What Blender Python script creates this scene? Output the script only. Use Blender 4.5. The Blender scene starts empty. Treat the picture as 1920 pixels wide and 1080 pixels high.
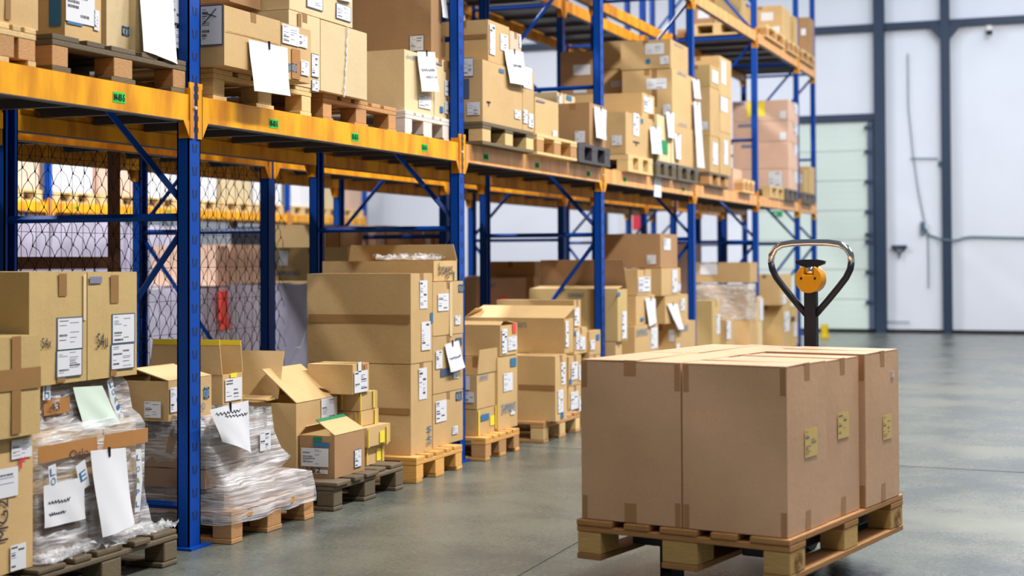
import bpy, bmesh, math, random
from math import sin, cos, pi, radians, floor, sqrt
from mathutils import Vector, Matrix
S = bpy.context.scene
LE1, LE2, LE3, LE4, WS, EXPO = 430, 600, 270, 340, .17, 0.0
COL = S.collection
rnd = random.Random(7)

# ------------------------------------------------------------------ camera model
CAMH = 1.25
FPX, YAW, PITCH, ROLL, CYP = 2872.76, radians(20.9326), radians(1.1464), radians(-0.2647), 428.03
Fw = Vector((-sin(YAW)*cos(PITCH), cos(YAW)*cos(PITCH), sin(PITCH)))
R0 = Vector((cos(YAW), sin(YAW), 0)); U0 = R0.cross(Fw)
Rt = R0*cos(ROLL)+U0*sin(ROLL); Up = -R0*sin(ROLL)+U0*cos(ROLL)
CP = Vector((0, 0, CAMH))
def on(ax, val, px, py):
    d = Fw+Rt*((px-960)/FPX)-Up*((py-CYP)/FPX)
    t = (val-CP[ax])/d[ax]
    return CP+d*t
def YX(px, X, py=400): return on(0, X, px, py)[1]      # distance down the aisle of a point on a plane X
def ZX(px, py, X): return on(0, X, px, py)[2]
def XZ(px, py, Z): return on(2, Z, px, py)[0]
def XY(px, Y, py=400): return on(1, Y, px, py)[0]

# ------------------------------------------------------------------ materials
MATS = {}
def nt(name):
    m = bpy.data.materials.new(name); m.use_nodes = True
    n = m.node_tree.nodes; l = m.node_tree.links
    b = n['Principled BSDF']; MATS[name] = m
    return m, n, l, b
def plain(name, col, rough=.5, metal=0, bump=0, bscale=60, var=0, vscale=6, rvar=0, stretch=None, emis=0, spec=.5):
    m, n, l, b = nt(name)
    b.inputs['Roughness'].default_value = rough; b.inputs['Metallic'].default_value = metal
    b.inputs['Specular IOR Level'].default_value = spec
    tc = n.new('ShaderNodeTexCoord'); src = tc.outputs['Object']
    if stretch:
        mp = n.new('ShaderNodeMapping'); mp.inputs['Scale'].default_value = stretch
        l.new(src, mp.inputs['Vector']); src = mp.outputs['Vector']
    base = (*col, 1)
    if var or rvar:
        no = n.new('ShaderNodeTexNoise'); no.inputs['Scale'].default_value = vscale; no.inputs['Detail'].default_value = 5
        l.new(src, no.inputs['Vector'])
        oi = n.new('ShaderNodeObjectInfo')
        ma = n.new('ShaderNodeMath'); ma.operation = 'MULTIPLY_ADD'
        l.new(no.outputs['Fac'], ma.inputs[0]); ma.inputs[1].default_value = 2*var; ma.inputs[2].default_value = 1-var
        mb = n.new('ShaderNodeMath'); mb.operation = 'MULTIPLY_ADD'
        l.new(oi.outputs['Random'], mb.inputs[0]); mb.inputs[1].default_value = 2*rvar; mb.inputs[2].default_value = 1-rvar
        mc = n.new('ShaderNodeMath'); mc.operation = 'MULTIPLY'
        l.new(ma.outputs[0], mc.inputs[0]); l.new(mb.outputs[0], mc.inputs[1])
        mx = n.new('ShaderNodeVectorMath'); mx.operation = 'SCALE'
        mx.inputs[0].default_value = col; l.new(mc.outputs[0], mx.inputs['Scale'])
        l.new(mx.outputs[0], b.inputs['Base Color'])
    else:
        b.inputs['Base Color'].default_value = base
    if bump:
        nb = n.new('ShaderNodeTexNoise'); nb.inputs['Scale'].default_value = bscale; nb.inputs['Detail'].default_value = 4
        l.new(src, nb.inputs['Vector'])
        bp = n.new('ShaderNodeBump'); bp.inputs['Strength'].default_value = bump; bp.inputs['Distance'].default_value = .004
        l.new(nb.outputs['Fac'], bp.inputs['Height']); l.new(bp.outputs['Normal'], b.inputs['Normal'])
    if emis:
        b.inputs['Emission Color'].default_value = base; b.inputs['Emission Strength'].default_value = emis
    return m
def srgb(r, g, b):
    f = lambda v: (v/255/12.92) if v/255 <= .04045 else ((v/255+.055)/1.055)**2.4
    return (f(r), f(g), f(b))
def card(name, rgb, rv=.08):
    m = plain(name, srgb(*rgb), rough=.72, bump=.25, bscale=35, var=.14, vscale=5, rvar=rv, spec=.35)
    # fibre speckle and faint flute lines of corrugated board
    n = m.node_tree.nodes; l = m.node_tree.links; b = n['Principled BSDF']
    src = b.inputs['Base Color'].links[0].from_socket
    tc = n.new('ShaderNodeTexCoord')
    sp = n.new('ShaderNodeTexNoise'); sp.inputs['Scale'].default_value = 180; sp.inputs['Detail'].default_value = 2
    l.new(tc.outputs['Object'], sp.inputs['Vector'])
    wv = n.new('ShaderNodeTexWave'); wv.wave_type = 'BANDS'; wv.bands_direction = 'Z'; wv.inputs['Scale'].default_value = 55
    wv.inputs['Distortion'].default_value = .6
    l.new(tc.outputs['Object'], wv.inputs['Vector'])
    a = n.new('ShaderNodeMath'); a.operation = 'MULTIPLY_ADD'; a.inputs[1].default_value = .3; a.inputs[2].default_value = .84
    l.new(sp.outputs['Fac'], a.inputs[0])
    c = n.new('ShaderNodeMath'); c.operation = 'MULTIPLY_ADD'; c.inputs[1].default_value = .035
    l.new(wv.outputs['Fac'], c.inputs[0]); l.new(a.outputs[0], c.inputs[2])
    v = n.new('ShaderNodeVectorMath'); v.operation = 'SCALE'
    l.new(src, v.inputs[0]); l.new(c.outputs[0], v.inputs['Scale']); l.new(v.outputs[0], b.inputs['Base Color'])
    return m
card('kraft', (197, 164, 114)); card('pale', (214, 192, 150)); card('brown', (165, 128, 90)); card('olive', (190, 162, 108))
card('pinkish', (214, 178, 156)); card('load_card', (216, 172, 136), .03)
b_ = MATS['load_card'].node_tree.nodes['Principled BSDF']; b_.inputs['Roughness'].default_value = .4; b_.inputs['Specular IOR Level'].default_value = .8
card('wrapped_card', (150, 124, 104)); card('inner', (205, 172, 115))
plain('tape', srgb(150, 112, 68), rough=.3, var=.1, vscale=12)
plain('tape_light', srgb(178, 134, 92), rough=.35)
plain('tape_orange', srgb(178, 124, 70), rough=.28, var=.12, vscale=12)
plain('paper', srgb(218, 220, 226), rough=.6, bump=.15, bscale=9)
plain('paper_green', srgb(214, 232, 218), rough=.55, bump=.15, bscale=9)
plain('label_yellow', srgb(226, 196, 120), rough=.5)
plain('ink', srgb(46, 46, 60), rough=.6)
plain('greyink', srgb(120, 125, 150), rough=.6)
plain('bluegrey', srgb(70, 84, 110), rough=.6)
plain('blueprint', srgb(44, 112, 158), rough=.6)
plain('redprint', srgb(220, 40, 30), rough=.6)
plain('yellowprint', srgb(240, 220, 60), rough=.5)
plain('green_tape', srgb(16, 120, 80), rough=.35)
plain('strap_yellow', srgb(226, 200, 50), rough=.35)
plain('green_label', srgb(10, 200, 62), rough=.5)
plain('blue_steel', (.0012, .058, .36), rough=.42, var=.08, vscale=5, spec=.2)
plain('slot_dark', (.004, .006, .02), rough=.8)
plain('galv', srgb(84, 82, 86), rough=.5, metal=.4)
plain('concrete_dark', (.02, .02, .02), rough=.9)
plain('bolt_white', srgb(225, 225, 235), rough=.3, metal=.3)
plain('truck_black', srgb(26, 30, 44), rough=.38)
plain('rubber', (.012, .012, .014), rough=.6)
plain('chrome', (.75, .76, .8), rough=.12, metal=1)
plain('truck_yellow', srgb(232, 160, 12), rough=.35)
plain('wall_frame', srgb(34, 54, 80), rough=.45, var=.08, vscale=1)
plain('wall_pipe', srgb(96, 122, 132), rough=.5)
plain('bollard', srgb(220, 190, 10), rough=.5)
plain('red_sign', srgb(215, 40, 70), rough=.5)
plain('sign_green', srgb(10, 140, 80), rough=.5)
plain('net_cord', srgb(22, 24, 38), rough=.8)
plain('frame_wood', srgb(112, 70, 44), rough=.7, var=.2, vscale=10)
plain('lavender_wrap', srgb(186, 180, 200), rough=.28, var=.18, vscale=4, bump=.8, bscale=7)
plain('white_box', srgb(232, 230, 232), rough=.6, rvar=.05)
plain('dark_case', srgb(40, 40, 48), rough=.5)
plain('red_thing', srgb(230, 70, 60), rough=.5)
def wood(name, rgb, v=.3, rv=.15):
    m = plain(name, srgb(*rgb), rough=.75, bump=.5, bscale=20, var=v, vscale=9, rvar=rv, stretch=(1.2, 6, 14))
    return m
wood('wood', (188, 140, 88)); wood('wood_pale', (216, 184, 128)); wood('wood_old', (100, 86, 64))
wood('wood_load', (176, 128, 78)); wood('wood_block', (206, 168, 104), .25); wood('wood_grey', (104, 98, 92))
wood('wood_white', (222, 214, 208), .1, .05); wood('wood_black', (70, 68, 72), .2, .1); wood('wood_orange', (214, 160, 84), .22)
# end grain: growth rings
def endgrain():
    m, n, l, b = nt('end_grain'); b.inputs['Roughness'].default_value = .8
    tc = n.new('ShaderNodeTexCoord'); w = n.new('ShaderNodeTexWave'); w.wave_type = 'RINGS'; w.rings_direction = 'X'
    w.inputs['Scale'].default_value = 9; w.inputs['Distortion'].default_value = 1.5; w.inputs['Detail'].default_value = 2
    l.new(tc.outputs['Object'], w.inputs['Vector'])
    r = n.new('ShaderNodeValToRGB'); r.color_ramp.elements[0].color = (*srgb(120, 78, 44), 1); r.color_ramp.elements[1].color = (*srgb(205, 158, 100), 1)
    l.new(w.outputs['Fac'], r.inputs['Fac']); l.new(r.outputs['Color'], b.inputs['Base Color'])
endgrain()
# beam paint: orange yellow with rubbed and faded streaks
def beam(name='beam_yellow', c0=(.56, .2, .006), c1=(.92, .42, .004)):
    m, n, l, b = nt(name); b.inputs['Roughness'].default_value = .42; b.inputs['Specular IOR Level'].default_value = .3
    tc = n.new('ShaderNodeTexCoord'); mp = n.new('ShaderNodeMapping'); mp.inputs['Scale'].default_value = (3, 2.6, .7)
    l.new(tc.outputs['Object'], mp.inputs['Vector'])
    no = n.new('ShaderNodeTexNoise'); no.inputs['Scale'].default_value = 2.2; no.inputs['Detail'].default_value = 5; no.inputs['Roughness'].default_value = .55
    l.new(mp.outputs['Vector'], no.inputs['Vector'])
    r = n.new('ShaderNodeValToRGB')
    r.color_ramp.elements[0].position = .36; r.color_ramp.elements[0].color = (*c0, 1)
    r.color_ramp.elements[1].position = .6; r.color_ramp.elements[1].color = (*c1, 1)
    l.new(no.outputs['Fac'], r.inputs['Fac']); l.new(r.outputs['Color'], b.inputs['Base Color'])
beam(); beam('beam_peach', (.66, .28, .07), (.86, .44, .15))  # second variant: lighter and more peach, for aisle beams of the farther bays
def film(name='film', a0=.16, a1=.8, rot=.16, sc=(6, 2.4, 24), dist=.8, bd=.012):
    m, n, l, b = nt(name)
    b.inputs['Base Color'].default_value = (.8, .81, .84, 1); b.inputs['Roughness'].default_value = .16
    b.inputs['Specular IOR Level'].default_value = .8
    tc = n.new('ShaderNodeTexCoord'); mp = n.new('ShaderNodeMapping'); mp.inputs['Rotation'].default_value = (rot, 0, 0); mp.inputs['Scale'].default_value = sc
    l.new(tc.outputs['Object'], mp.inputs['Vector'])
    no = n.new('ShaderNodeTexNoise'); no.inputs['Scale'].default_value = 2; no.inputs['Detail'].default_value = 6; no.inputs['Distortion'].default_value = dist
    l.new(mp.outputs['Vector'], no.inputs['Vector'])
    r = n.new('ShaderNodeMapRange'); r.inputs['From Min'].default_value = .4; r.inputs['From Max'].default_value = .72
    r.inputs['To Min'].default_value = a0; r.inputs['To Max'].default_value = a1
    l.new(no.outputs['Fac'], r.inputs['Value']); l.new(r.outputs['Result'], b.inputs['Alpha'])
    bp = n.new('ShaderNodeBump'); bp.inputs['Strength'].default_value = 1; bp.inputs['Distance'].default_value = bd
    l.new(no.outputs['Fac'], bp.inputs['Height']); l.new(bp.outputs['Normal'], b.inputs['Normal'])
film(); film('film_dense', .2, .82, .28, (4, 1.5, 42), .35, .008)
def floor_mat():
    m, n, l, b = nt('floor_concrete')
    tc = n.new('ShaderNodeTexCoord')
    a = n.new('ShaderNodeTexNoise'); a.inputs['Scale'].default_value = .9; a.inputs['Detail'].default_value = 8; a.inputs['Roughness'].default_value = .65
    l.new(tc.outputs['Object'], a.inputs['Vector'])
    c = n.new('ShaderNodeTexNoise'); c.inputs['Scale'].default_value = 48; c.inputs['Detail'].default_value = 5; c.inputs['Roughness'].default_value = .7
    l.new(tc.outputs['Object'], c.inputs['Vector'])
    mx = n.new('ShaderNodeMath'); mx.operation = 'MULTIPLY_ADD'; mx.inputs[1].default_value = .6
    l.new(c.outputs['Fac'], mx.inputs[0]); l.new(a.outputs['Fac'], mx.inputs[2])
    r = n.new('ShaderNodeValToRGB')
    r.color_ramp.elements[0].position = .6; r.color_ramp.elements[0].color = (*srgb(66, 74, 74), 1)
    r.color_ramp.elements[1].position = 1.02; r.color_ramp.elements[1].color = (*srgb(118, 120, 108), 1)
    l.new(mx.outputs[0], r.inputs['Fac']); l.new(r.outputs['Color'], b.inputs['Base Color'])
    rr = n.new('ShaderNodeMapRange'); rr.inputs['From Min'].default_value = .6; rr.inputs['From Max'].default_value = 1.05
    rr.inputs['To Min'].default_value = .2; rr.inputs['To Max'].default_value = .36
    l.new(mx.outputs[0], rr.inputs['Value']); l.new(rr.outputs['Result'], b.inputs['Roughness'])
    bp = n.new('ShaderNodeBump'); bp.inputs['Strength'].default_value = .22; bp.inputs['Distance'].default_value = .01
    l.new(c.outputs['Fac'], bp.inputs['Height']); l.new(bp.outputs['Normal'], b.inputs['Normal'])
floor_mat()
def wall_mat(name, rgb, lines):
    m, n, l, b = nt(name); b.inputs['Roughness'].default_value = .5
    tc = n.new('ShaderNodeTexCoord')
    no = n.new('ShaderNodeTexNoise'); no.inputs['Scale'].default_value = 1.3; no.inputs['Detail'].default_value = 4
    l.new(tc.outputs['Object'], no.inputs['Vector'])
    ma = n.new('ShaderNodeMath'); ma.operation = 'MULTIPLY_ADD'; ma.inputs[1].default_value = .1; ma.inputs[2].default_value = .95
    l.new(no.outputs['Fac'], ma.inputs[0])
    v = n.new('ShaderNodeVectorMath'); v.operation = 'SCALE'; v.inputs[0].default_value = srgb(*rgb)
    l.new(ma.outputs[0], v.inputs['Scale']); l.new(v.outputs[0], b.inputs['Base Color'])
    w = n.new('ShaderNodeTexWave'); w.wave_type = 'BANDS'; w.bands_direction = lines; w.inputs['Scale'].default_value = 3
    l.new(tc.outputs['Object'], w.inputs['Vector'])
    bp = n.new('ShaderNodeBump'); bp.inputs['Strength'].default_value = .08; bp.inputs['Distance'].default_value = .01
    l.new(w.outputs['Fac'], bp.inputs['Height']); l.new(bp.outputs['Normal'], b.inputs['Normal'])
wall_mat('wall_white', (226, 231, 243), 'X'); wall_mat('door_panel', (208, 222, 216), 'Z')

# ------------------------------------------------------------------ mesh builder
class MB:
    def __init__(s, T=None): s.v = []; s.f = []; s.mi = []; s.ml = []; s.T = T
    def m(s, name):
        if name not in s.ml: s.ml.append(name)
        return s.ml.index(name)
    def add(s, vs, fs, mat):
        k = len(s.v); i = s.m(mat)
        s.v += [s.T(p) if s.T else tuple(p) for p in vs]
        for f in fs: s.f.append(tuple(k+j for j in f)); s.mi.append(i)
        return s
    def box(s, x0, x1, y0, y1, z0, z1, mat):
        vs = [(x0,y0,z0),(x1,y0,z0),(x1,y1,z0),(x0,y1,z0),(x0,y0,z1),(x1,y0,z1),(x1,y1,z1),(x0,y1,z1)]
        return s.add(vs, [(0,3,2,1),(4,5,6,7),(0,1,5,4),(1,2,6,5),(2,3,7,6),(3,0,4,7)], mat)
    def hexa(s, vs, mat):
        return s.add(vs, [(0,3,2,1),(4,5,6,7),(0,1,5,4),(1,2,6,5),(2,3,7,6),(3,0,4,7)], mat)
    def slab(s, q, n, t, mat):            # quad q (4 points) thickened by t along n
        n = Vector(n)*t; q = [Vector(p) for p in q]
        return s.hexa([tuple(p) for p in q]+[tuple(p+n) for p in q], mat)
    def tube(s, pts, r, mat, n=8, closed=False, cap=True, sq=None):
        pts = [Vector(p) for p in pts]; k = len(s.v); N = len(pts); rings = []
        prev = None
        for i, p in enumerate(pts):
            if closed: d = pts[(i+1) % N]-pts[i-1]
            else: d = pts[min(i+1, N-1)]-pts[max(i-1, 0)]
            d.normalize()
            if prev is None:
                a = d.orthogonal().normalized() if abs(d.z) < .99 else Vector((1, 0, 0))
            else:
                a = prev-d*prev.dot(d); a.normalize()
            prev = a; b = d.cross(a)
            rings.append([tuple(p+(a*cos(2*pi*j/n+pi/n)+b*sin(2*pi*j/n+pi/n))*r) for j in range(n)])
        vs = [q for rg in rings for q in rg]; fs = []
        for i in range(N if closed else N-1):
            for j in range(n):
                i2 = (i+1) % N; j2 = (j+1) % n
                fs.append((i*n+j, i*n+j2, i2*n+j2, i2*n+j))
        if cap and not closed: fs += [tuple(range(n))[::-1], tuple((N-1)*n+j for j in range(n))]
        return s.add(vs, fs, mat)
    def grid(s, fn, nu, nv, mat, flip=False):
        vs = [fn(i/nu, j/nv) for j in range(nv+1) for i in range(nu+1)]
        fs = []
        for j in range(nv):
            for i in range(nu):
                a = j*(nu+1)+i; q = (a, a+1, a+nu+2, a+nu+1)
                fs.append(q[::-1] if flip else q)
        return s.add(vs, fs, mat)
    def build(s, name, parent=None, origin=None, smooth=False, bevel=0, solid=0, kind=None):
        if parent is not None and origin is None: origin = parent['_o']
        if origin is None: origin = (0, 0, 0)
        o = Vector(origin)
        me = bpy.data.meshes.new(name)
        me.from_pydata([tuple(Vector(p)-o) for p in s.v], [], s.f)
        for q in s.ml: me.materials.append(MATS[q])
        for p, i in zip(me.polygons, s.mi): p.material_index = i; p.use_smooth = smooth
        me.update()
        ob = bpy.data.objects.new(name, me); COL.objects.link(ob)
        if parent is not None:
            par = parent['_ob']; ob.parent = par
            if par.type == 'MESH' or parent.get('_sub'): pass
        else: ob.location = o
        if solid:
            md = ob.modifiers.new('s', 'SOLIDIFY'); md.thickness = solid; md.offset = 0
        if bevel:
            md = ob.modifiers.new('b', 'BEVEL'); md.width = bevel; md.segments = 2; md.limit_method = 'ANGLE'
        if kind: ob['kind'] = kind
        return ob
def tag(o, label, cat, group=None, kind=None):
    if label and len(label.split()) > 16: print('LONG', len(label.split()), label)
    o['label'] = label; o['category'] = cat
    if group: o['group'] = group
    if kind: o['kind'] = kind
    return o
def thing(name, label, cat, loc, group=None):
    o = bpy.data.objects.new(name, None); COL.objects.link(o); o.location = loc; o.empty_display_size = .1
    tag(o, label, cat, group)
    return {'_ob': o, '_o': Vector(loc)}
def sub(ob, par):                      # handle to hang sub-parts on a part
    return {'_ob': ob, '_o': par['_o'], '_sub': True}

# text as real letters
_tc = {}
def text_pts(st):
    if st in _tc: return _tc[st]
    cu = bpy.data.curves.new('t', 'FONT'); cu.body = st; cu.size = 1; cu.resolution_u = 2
    ob = bpy.data.objects.new('t', cu); COL.objects.link(ob)
    dg = bpy.context.evaluated_depsgraph_get(); dg.update()
    me = bpy.data.meshes.new_from_object(ob.evaluated_get(dg))
    vs = [v.co.copy() for v in me.vertices]; fs = [tuple(p.vertices) for p in me.polygons]
    bpy.data.objects.remove(ob); bpy.data.curves.remove(cu); bpy.data.meshes.remove(me)
    x0 = min(v.x for v in vs); x1 = max(v.x for v in vs); y0 = min(v.y for v in vs); y1 = max(v.y for v in vs)
    vs = [((v.x-x0)/(x1-x0), (v.y-y0)/(y1-y0)) for v in vs]
    _tc[st] = (vs, fs); return _tc[st]
def put_text(mb, st, P, mat):          # P(u,v) -> 3D, u right v up in 0..1
    vs, fs = text_pts(st)
    mb.add([P(u, v) for u, v in vs], fs, mat)
PX = -3.6825                            # aisle face of the rack
PY = [YX(x, PX) for x in (365, 865.5, 1130, 1302, 1421, 1499, 1530)]
PY = [PY[0]-2.95]+PY                    # one more frame out of view on the left carries the first beams
# ------------------------------------------------------------------ marks on box faces
def plane_fn(face, c):                 # pixel -> point on the face's plane
    return (lambda x, y: on(0, c, x, y)) if face == 'F' else (lambda x, y: on(1, c, x, y))
def face_P(face, c, a, b):             # a = upper left 3D, b = lower right 3D; returns P(u,v,off)
    if face == 'F':
        return lambda u, v, o=0: (c+o, a[1]+(b[1]-a[1])*u, b[2]+(a[2]-b[2])*v)
    if face == 'T':
        return lambda u, v, o=0: (a[0]+(b[0]-a[0])*u, b[1]+(a[1]-b[1])*v, c+o)
    return lambda u, v, o=0: (a[0]+(b[0]-a[0])*u, c-o, b[2]+(a[2]-b[2])*v)
def rectP(mb, P, u0, v0, u1, v1, o, mat, th=.0006):
    q = [P(u0, v0, o), P(u1, v0, o), P(u1, v1, o), P(u0, v1, o)]
    q2 = [P(u0, v0, o-th), P(u1, v0, o-th), P(u1, v1, o-th), P(u0, v1, o-th)]
    mb.hexa(q2+q, mat)
def label_mb(P, border=None, seed=0, base='paper', T=None, dense=1.0):
    ink_ = 'greyink' if base == 'label_yellow' else 'ink'; r = random.Random(seed); mb = MB(T)
    if border: rectP(mb, P, -.045, -.04, 1.045, 1.04, .0012, border)
    rectP(mb, P, 0, 0, 1, 1, .002, base)
    v = .93
    while v > .12:
        h = r.choice([.02, .03, .045, .07])*dense
        kind = r.random()
        u = .06 if r.random() < .6 else .5
        if kind < .25 and v-h > .1:        # a heavy line of type or bar code
            h = .07; w = r.uniform(.22, .42); k = u
            while k < u+w and k < .94:
                s_ = r.uniform(.012, .03); rectP(mb, P, k, v-h, min(k+s_, .95), v, .0026, ink_, .0003); k += s_+r.uniform(.008, .02)
        elif kind < .85:
            h = .022; rectP(mb, P, u, v-h, min(.95, u+r.uniform(.12, .4)), v, .0026, r.choice(['greyink', 'greyink', ink_]), .0003)
        v -= h+r.uniform(.03, .06)
    return mb
_seed = [1]
def decal(par, face, c, d, T=None, wh=None):
    kind = d[0]; _seed[0] += 1
    if wh: a, b = wh(d)                   # local rectangle instead of pixels
    else:
        pf = plane_fn(face, c); a = pf(d[1], d[2]); b = pf(d[3], d[4])
    P = face_P(face, c, a, b); ex = d[5] if len(d) > 5 else None
    if kind == 'label': return label_mb(P, None, _seed[0], T=T).build('shipping_label', par)
    if kind == 'ylabel': return label_mb(P, None, _seed[0], 'label_yellow', T=T).build('packing_label', par)
    if kind == 'glabel': return label_mb(P, None, _seed[0], 'paper_green', T=T).build('packing_note', par)
    if kind == 'blabel': return label_mb(P, 'bluegrey', _seed[0], T=T, dense=.8).build('shipping_label', par)
    mb = MB(T)
    if kind == 'plain': rectP(mb, P, 0, 0, 1, 1, .002, 'paper'); return mb.build('paper_sticker', par)
    if kind == 'tape': rectP(mb, P, 0, 0, 1, 1, .0008+.0004*(_seed[0] % 3), ex or 'tape', .0004); return mb.build('packing_tape', par)
    if kind == 'otape':
        rectP(mb, P, 0, 0, 1, 1, .0009, 'tape_orange', .0005)
        for i in range(7):
            rectP(mb, P, .04+i*.14, .3, .07+i*.14, .75, .0014, 'bluegrey', .0003); rectP(mb, P, .04+i*.14, .3, .1+i*.14, .42, .0014, 'bluegrey', .0003)
        return mb.build('printed_tape', par)
    if kind == 'blue':
        for q in ((0, 0, 1, .16), (0, .84, 1, 1), (0, 0, .16, 1), (.84, 0, 1, 1), (.4, .2, .6, .75)): rectP(mb, P, *q, .001, 'blueprint', .0004)
        return mb.build('printed_symbol', par)
    if kind == 'solid': rectP(mb, P, 0, 0, 1, 1, .0012, ex or 'blueprint', .0005); return mb.build('printed_patch', par)
    if kind == 'text':
        st, mat = ex; put_text(mb, st, lambda u, v: P(u, v, .0035), mat); return mb.build('printed_lettering' if mat == 'blueprint' else 'handwriting', par)
    if kind == 'vtext':
        st, mat = ex; put_text(mb, st, lambda u, v: P(1-v, u, .0035), mat); return mb.build('printed_lettering' if mat == 'blueprint' else 'handwriting', par)
    if kind == 'cross':
        def st(u0, v0, u1, v1):
            mb.tube([P(u0, v0, .004), P((u0+u1)/2+.04, (v0+v1)/2+.03, .004), P(u1, v1, .004)], .002, 'ink', 5)
        st(0, 0, 1, 1); st(0, .75, 1, .45); return mb.build('marker_cross', par)
    if kind == 'arrow':
        rectP(mb, P, .42, 0, .58, .8, .001, 'ink', .0004); rectP(mb, P, 0, .6, 1, .9, .001, 'ink', .0004); return mb.build('printed_symbol', par)
    if kind == 'disc':
        mb.add([P(.5+.5*cos(2*pi*i/14), .5+.5*sin(2*pi*i/14), .0012) for i in range(14)], [tuple(range(14))], 'blueprint'); return mb.build('printed_dot', par)
    if kind == 'strap':
        rectP(mb, P, 0, 0, 1, 1, .003, 'strap_yellow', .002); return mb.build('plastic_strap', par)
def sheet(par, X, q, off=(.012, .05), bow=.012, mat='paper', writing=None, name='paper_sheet', clip=True, face='F'):
    """a loose sheet hanging off a box face; q = 4 pixels TL TR BR BL on the face plane"""
    pf = plane_fn(face, X); c = [Vector(pf(*p)) for p in q]; n = Vector((1, 0, 0)) if face == 'F' else Vector((0, -1, 0))
    def P(u, v, o=0):                  # v 0 bottom .. 1 top
        t = c[0].lerp(c[1], u); b_ = c[3].lerp(c[2], u); p = b_.lerp(t, v)
        d = off[0]+(off[1]-off[0])*(1-v)**1.3+bow*sin(pi*u)*(1-v)+.003*sin(9*u+5*v)*(1-v)
        return tuple(p+n*(d+o))
    mb = MB(); mb.grid(P, 10, 12, mat)
    ob = mb.build(name, par, smooth=True)
    pp = sub(ob, par)
    if clip:
        k = MB(); a = Vector(P(.5, .97, .003)); k.box(a.x-.004, a.x+.004, a.y-.004, a.y+.004, a.z-.02, a.z+.018, 'slot_dark'); k.build('clip', pp)
    if writing:
        w = MB()
        for (st, u0, v0, u1, v1) in writing:
            if st is None:
                r = random.Random(int(u0*90+v0*70)); N_ = 22
                w.tube([P(u0+(u1-u0)*i/N_, v0+(v1-v0)*(.5+.5*sin(i*2.1+r.uniform(-.7, .7))), .002) for i in range(N_+1)], .0016, 'ink', 4); continue
            put_text(w, st, lambda u, v: P(u0+(u1-u0)*u, v0+(v1-v0)*v, .003), 'ink')
        w.build('handwriting', pp)
    return ob
# ------------------------------------------------------------------ cartons
def body_mesh(x0, x1, y0, y1, z0, z1, mat, open_top=False, T=None, seam=True, wob=.003, seed=0):
    """a carton: slightly bowed walls, rolled edges, a top closed by two long flaps with a gap, or open"""
    r = random.Random(seed); mb = MB(T); n = 5
    bow = min(.004, .01*min(x1-x0, z1-z0))
    e = .004
    def wall(P, flip):                  # P(u,v)->(point, normal)
        def fn(u, v):
            p, nn = P(u, v); b_ = bow*sin(pi*u)*sin(pi*v)
            return tuple(Vector(p)+Vector(nn)*(b_-0))
        mb.grid(fn, n, n, mat, flip)
    zt = z1-(.003 if not open_top else 0)
    L = lambda a, b, t: a+(b-a)*t
    wall(lambda u, v: ((x1, L(y0, y1, u), L(z0, zt, v)), (1, 0, 0)), False)
    wall(lambda u, v: ((x0, L(y0, y1, u), L(z0, zt, v)), (-1, 0, 0)), True)
    wall(lambda u, v: ((L(x0, x1, u), y0, L(z0, zt, v)), (0, -1, 0)), False)
    wall(lambda u, v: ((L(x0, x1, u), y1, L(z0, zt, v)), (0, 1, 0)), True)
    mb.add([(x0, y0, z0), (x1, y0, z0), (x1, y1, z0), (x0, y1, z0)], [(0, 3, 2, 1)], mat)
    if not open_top:
        g = .0025
        if (y1-y0) >= (x1-x0):
            xm = (x0+x1)/2
            mb.box(x0+.001, xm-g, y0+.001, y1-.001, zt-.004, z1, mat); mb.box(xm+g, x1-.001, y0+.001, y1-.001, zt-.004, z1, mat)
        else:
            ym = (y0+y1)/2
            mb.box(x0+.001, x1-.001, y0+.001, ym-g, zt-.004, z1, mat); mb.box(x0+.001, x1-.001, ym+g, y1-.001, zt-.004, z1, mat)
    else:
        t = .006
        for q in ((x0+t, x1-t, y0+t, y0+t), (x0+t, x1-t, y1-t, y1-t)):
            mb.add([(q[0], q[2], z0+t), (q[1], q[2], z0+t), (q[1], q[2], z1), (q[0], q[2], z1)], [(0, 1, 2, 3)], 'inner')
        for xx in (x0+t, x1-t):
            mb.add([(xx, y0+t, z0+t), (xx, y1-t, z0+t), (xx, y1-t, z1), (xx, y0+t, z1)], [(0, 1, 2, 3)], 'inner')
        mb.add([(x0, y0, z1), (x1, y0, z1), (x1, y1, z1), (x0, y1, z1), (x0+t, y0+t, z1), (x1-t, y0+t, z1), (x1-t, y1-t, z1), (x0+t, y1-t, z1)],
               [(0, 1, 5, 4), (1, 2, 6, 5), (2, 3, 7, 6), (3, 0, 4, 7)], 'inner')
        mb.add([(x0+t, y0+t, z0+t), (x1-t, y0+t, z0+t), (x1-t, y1-t, z0+t), (x0+t, y1-t, z0+t)], [(0, 1, 2, 3)], 'inner')
    return mb
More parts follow.
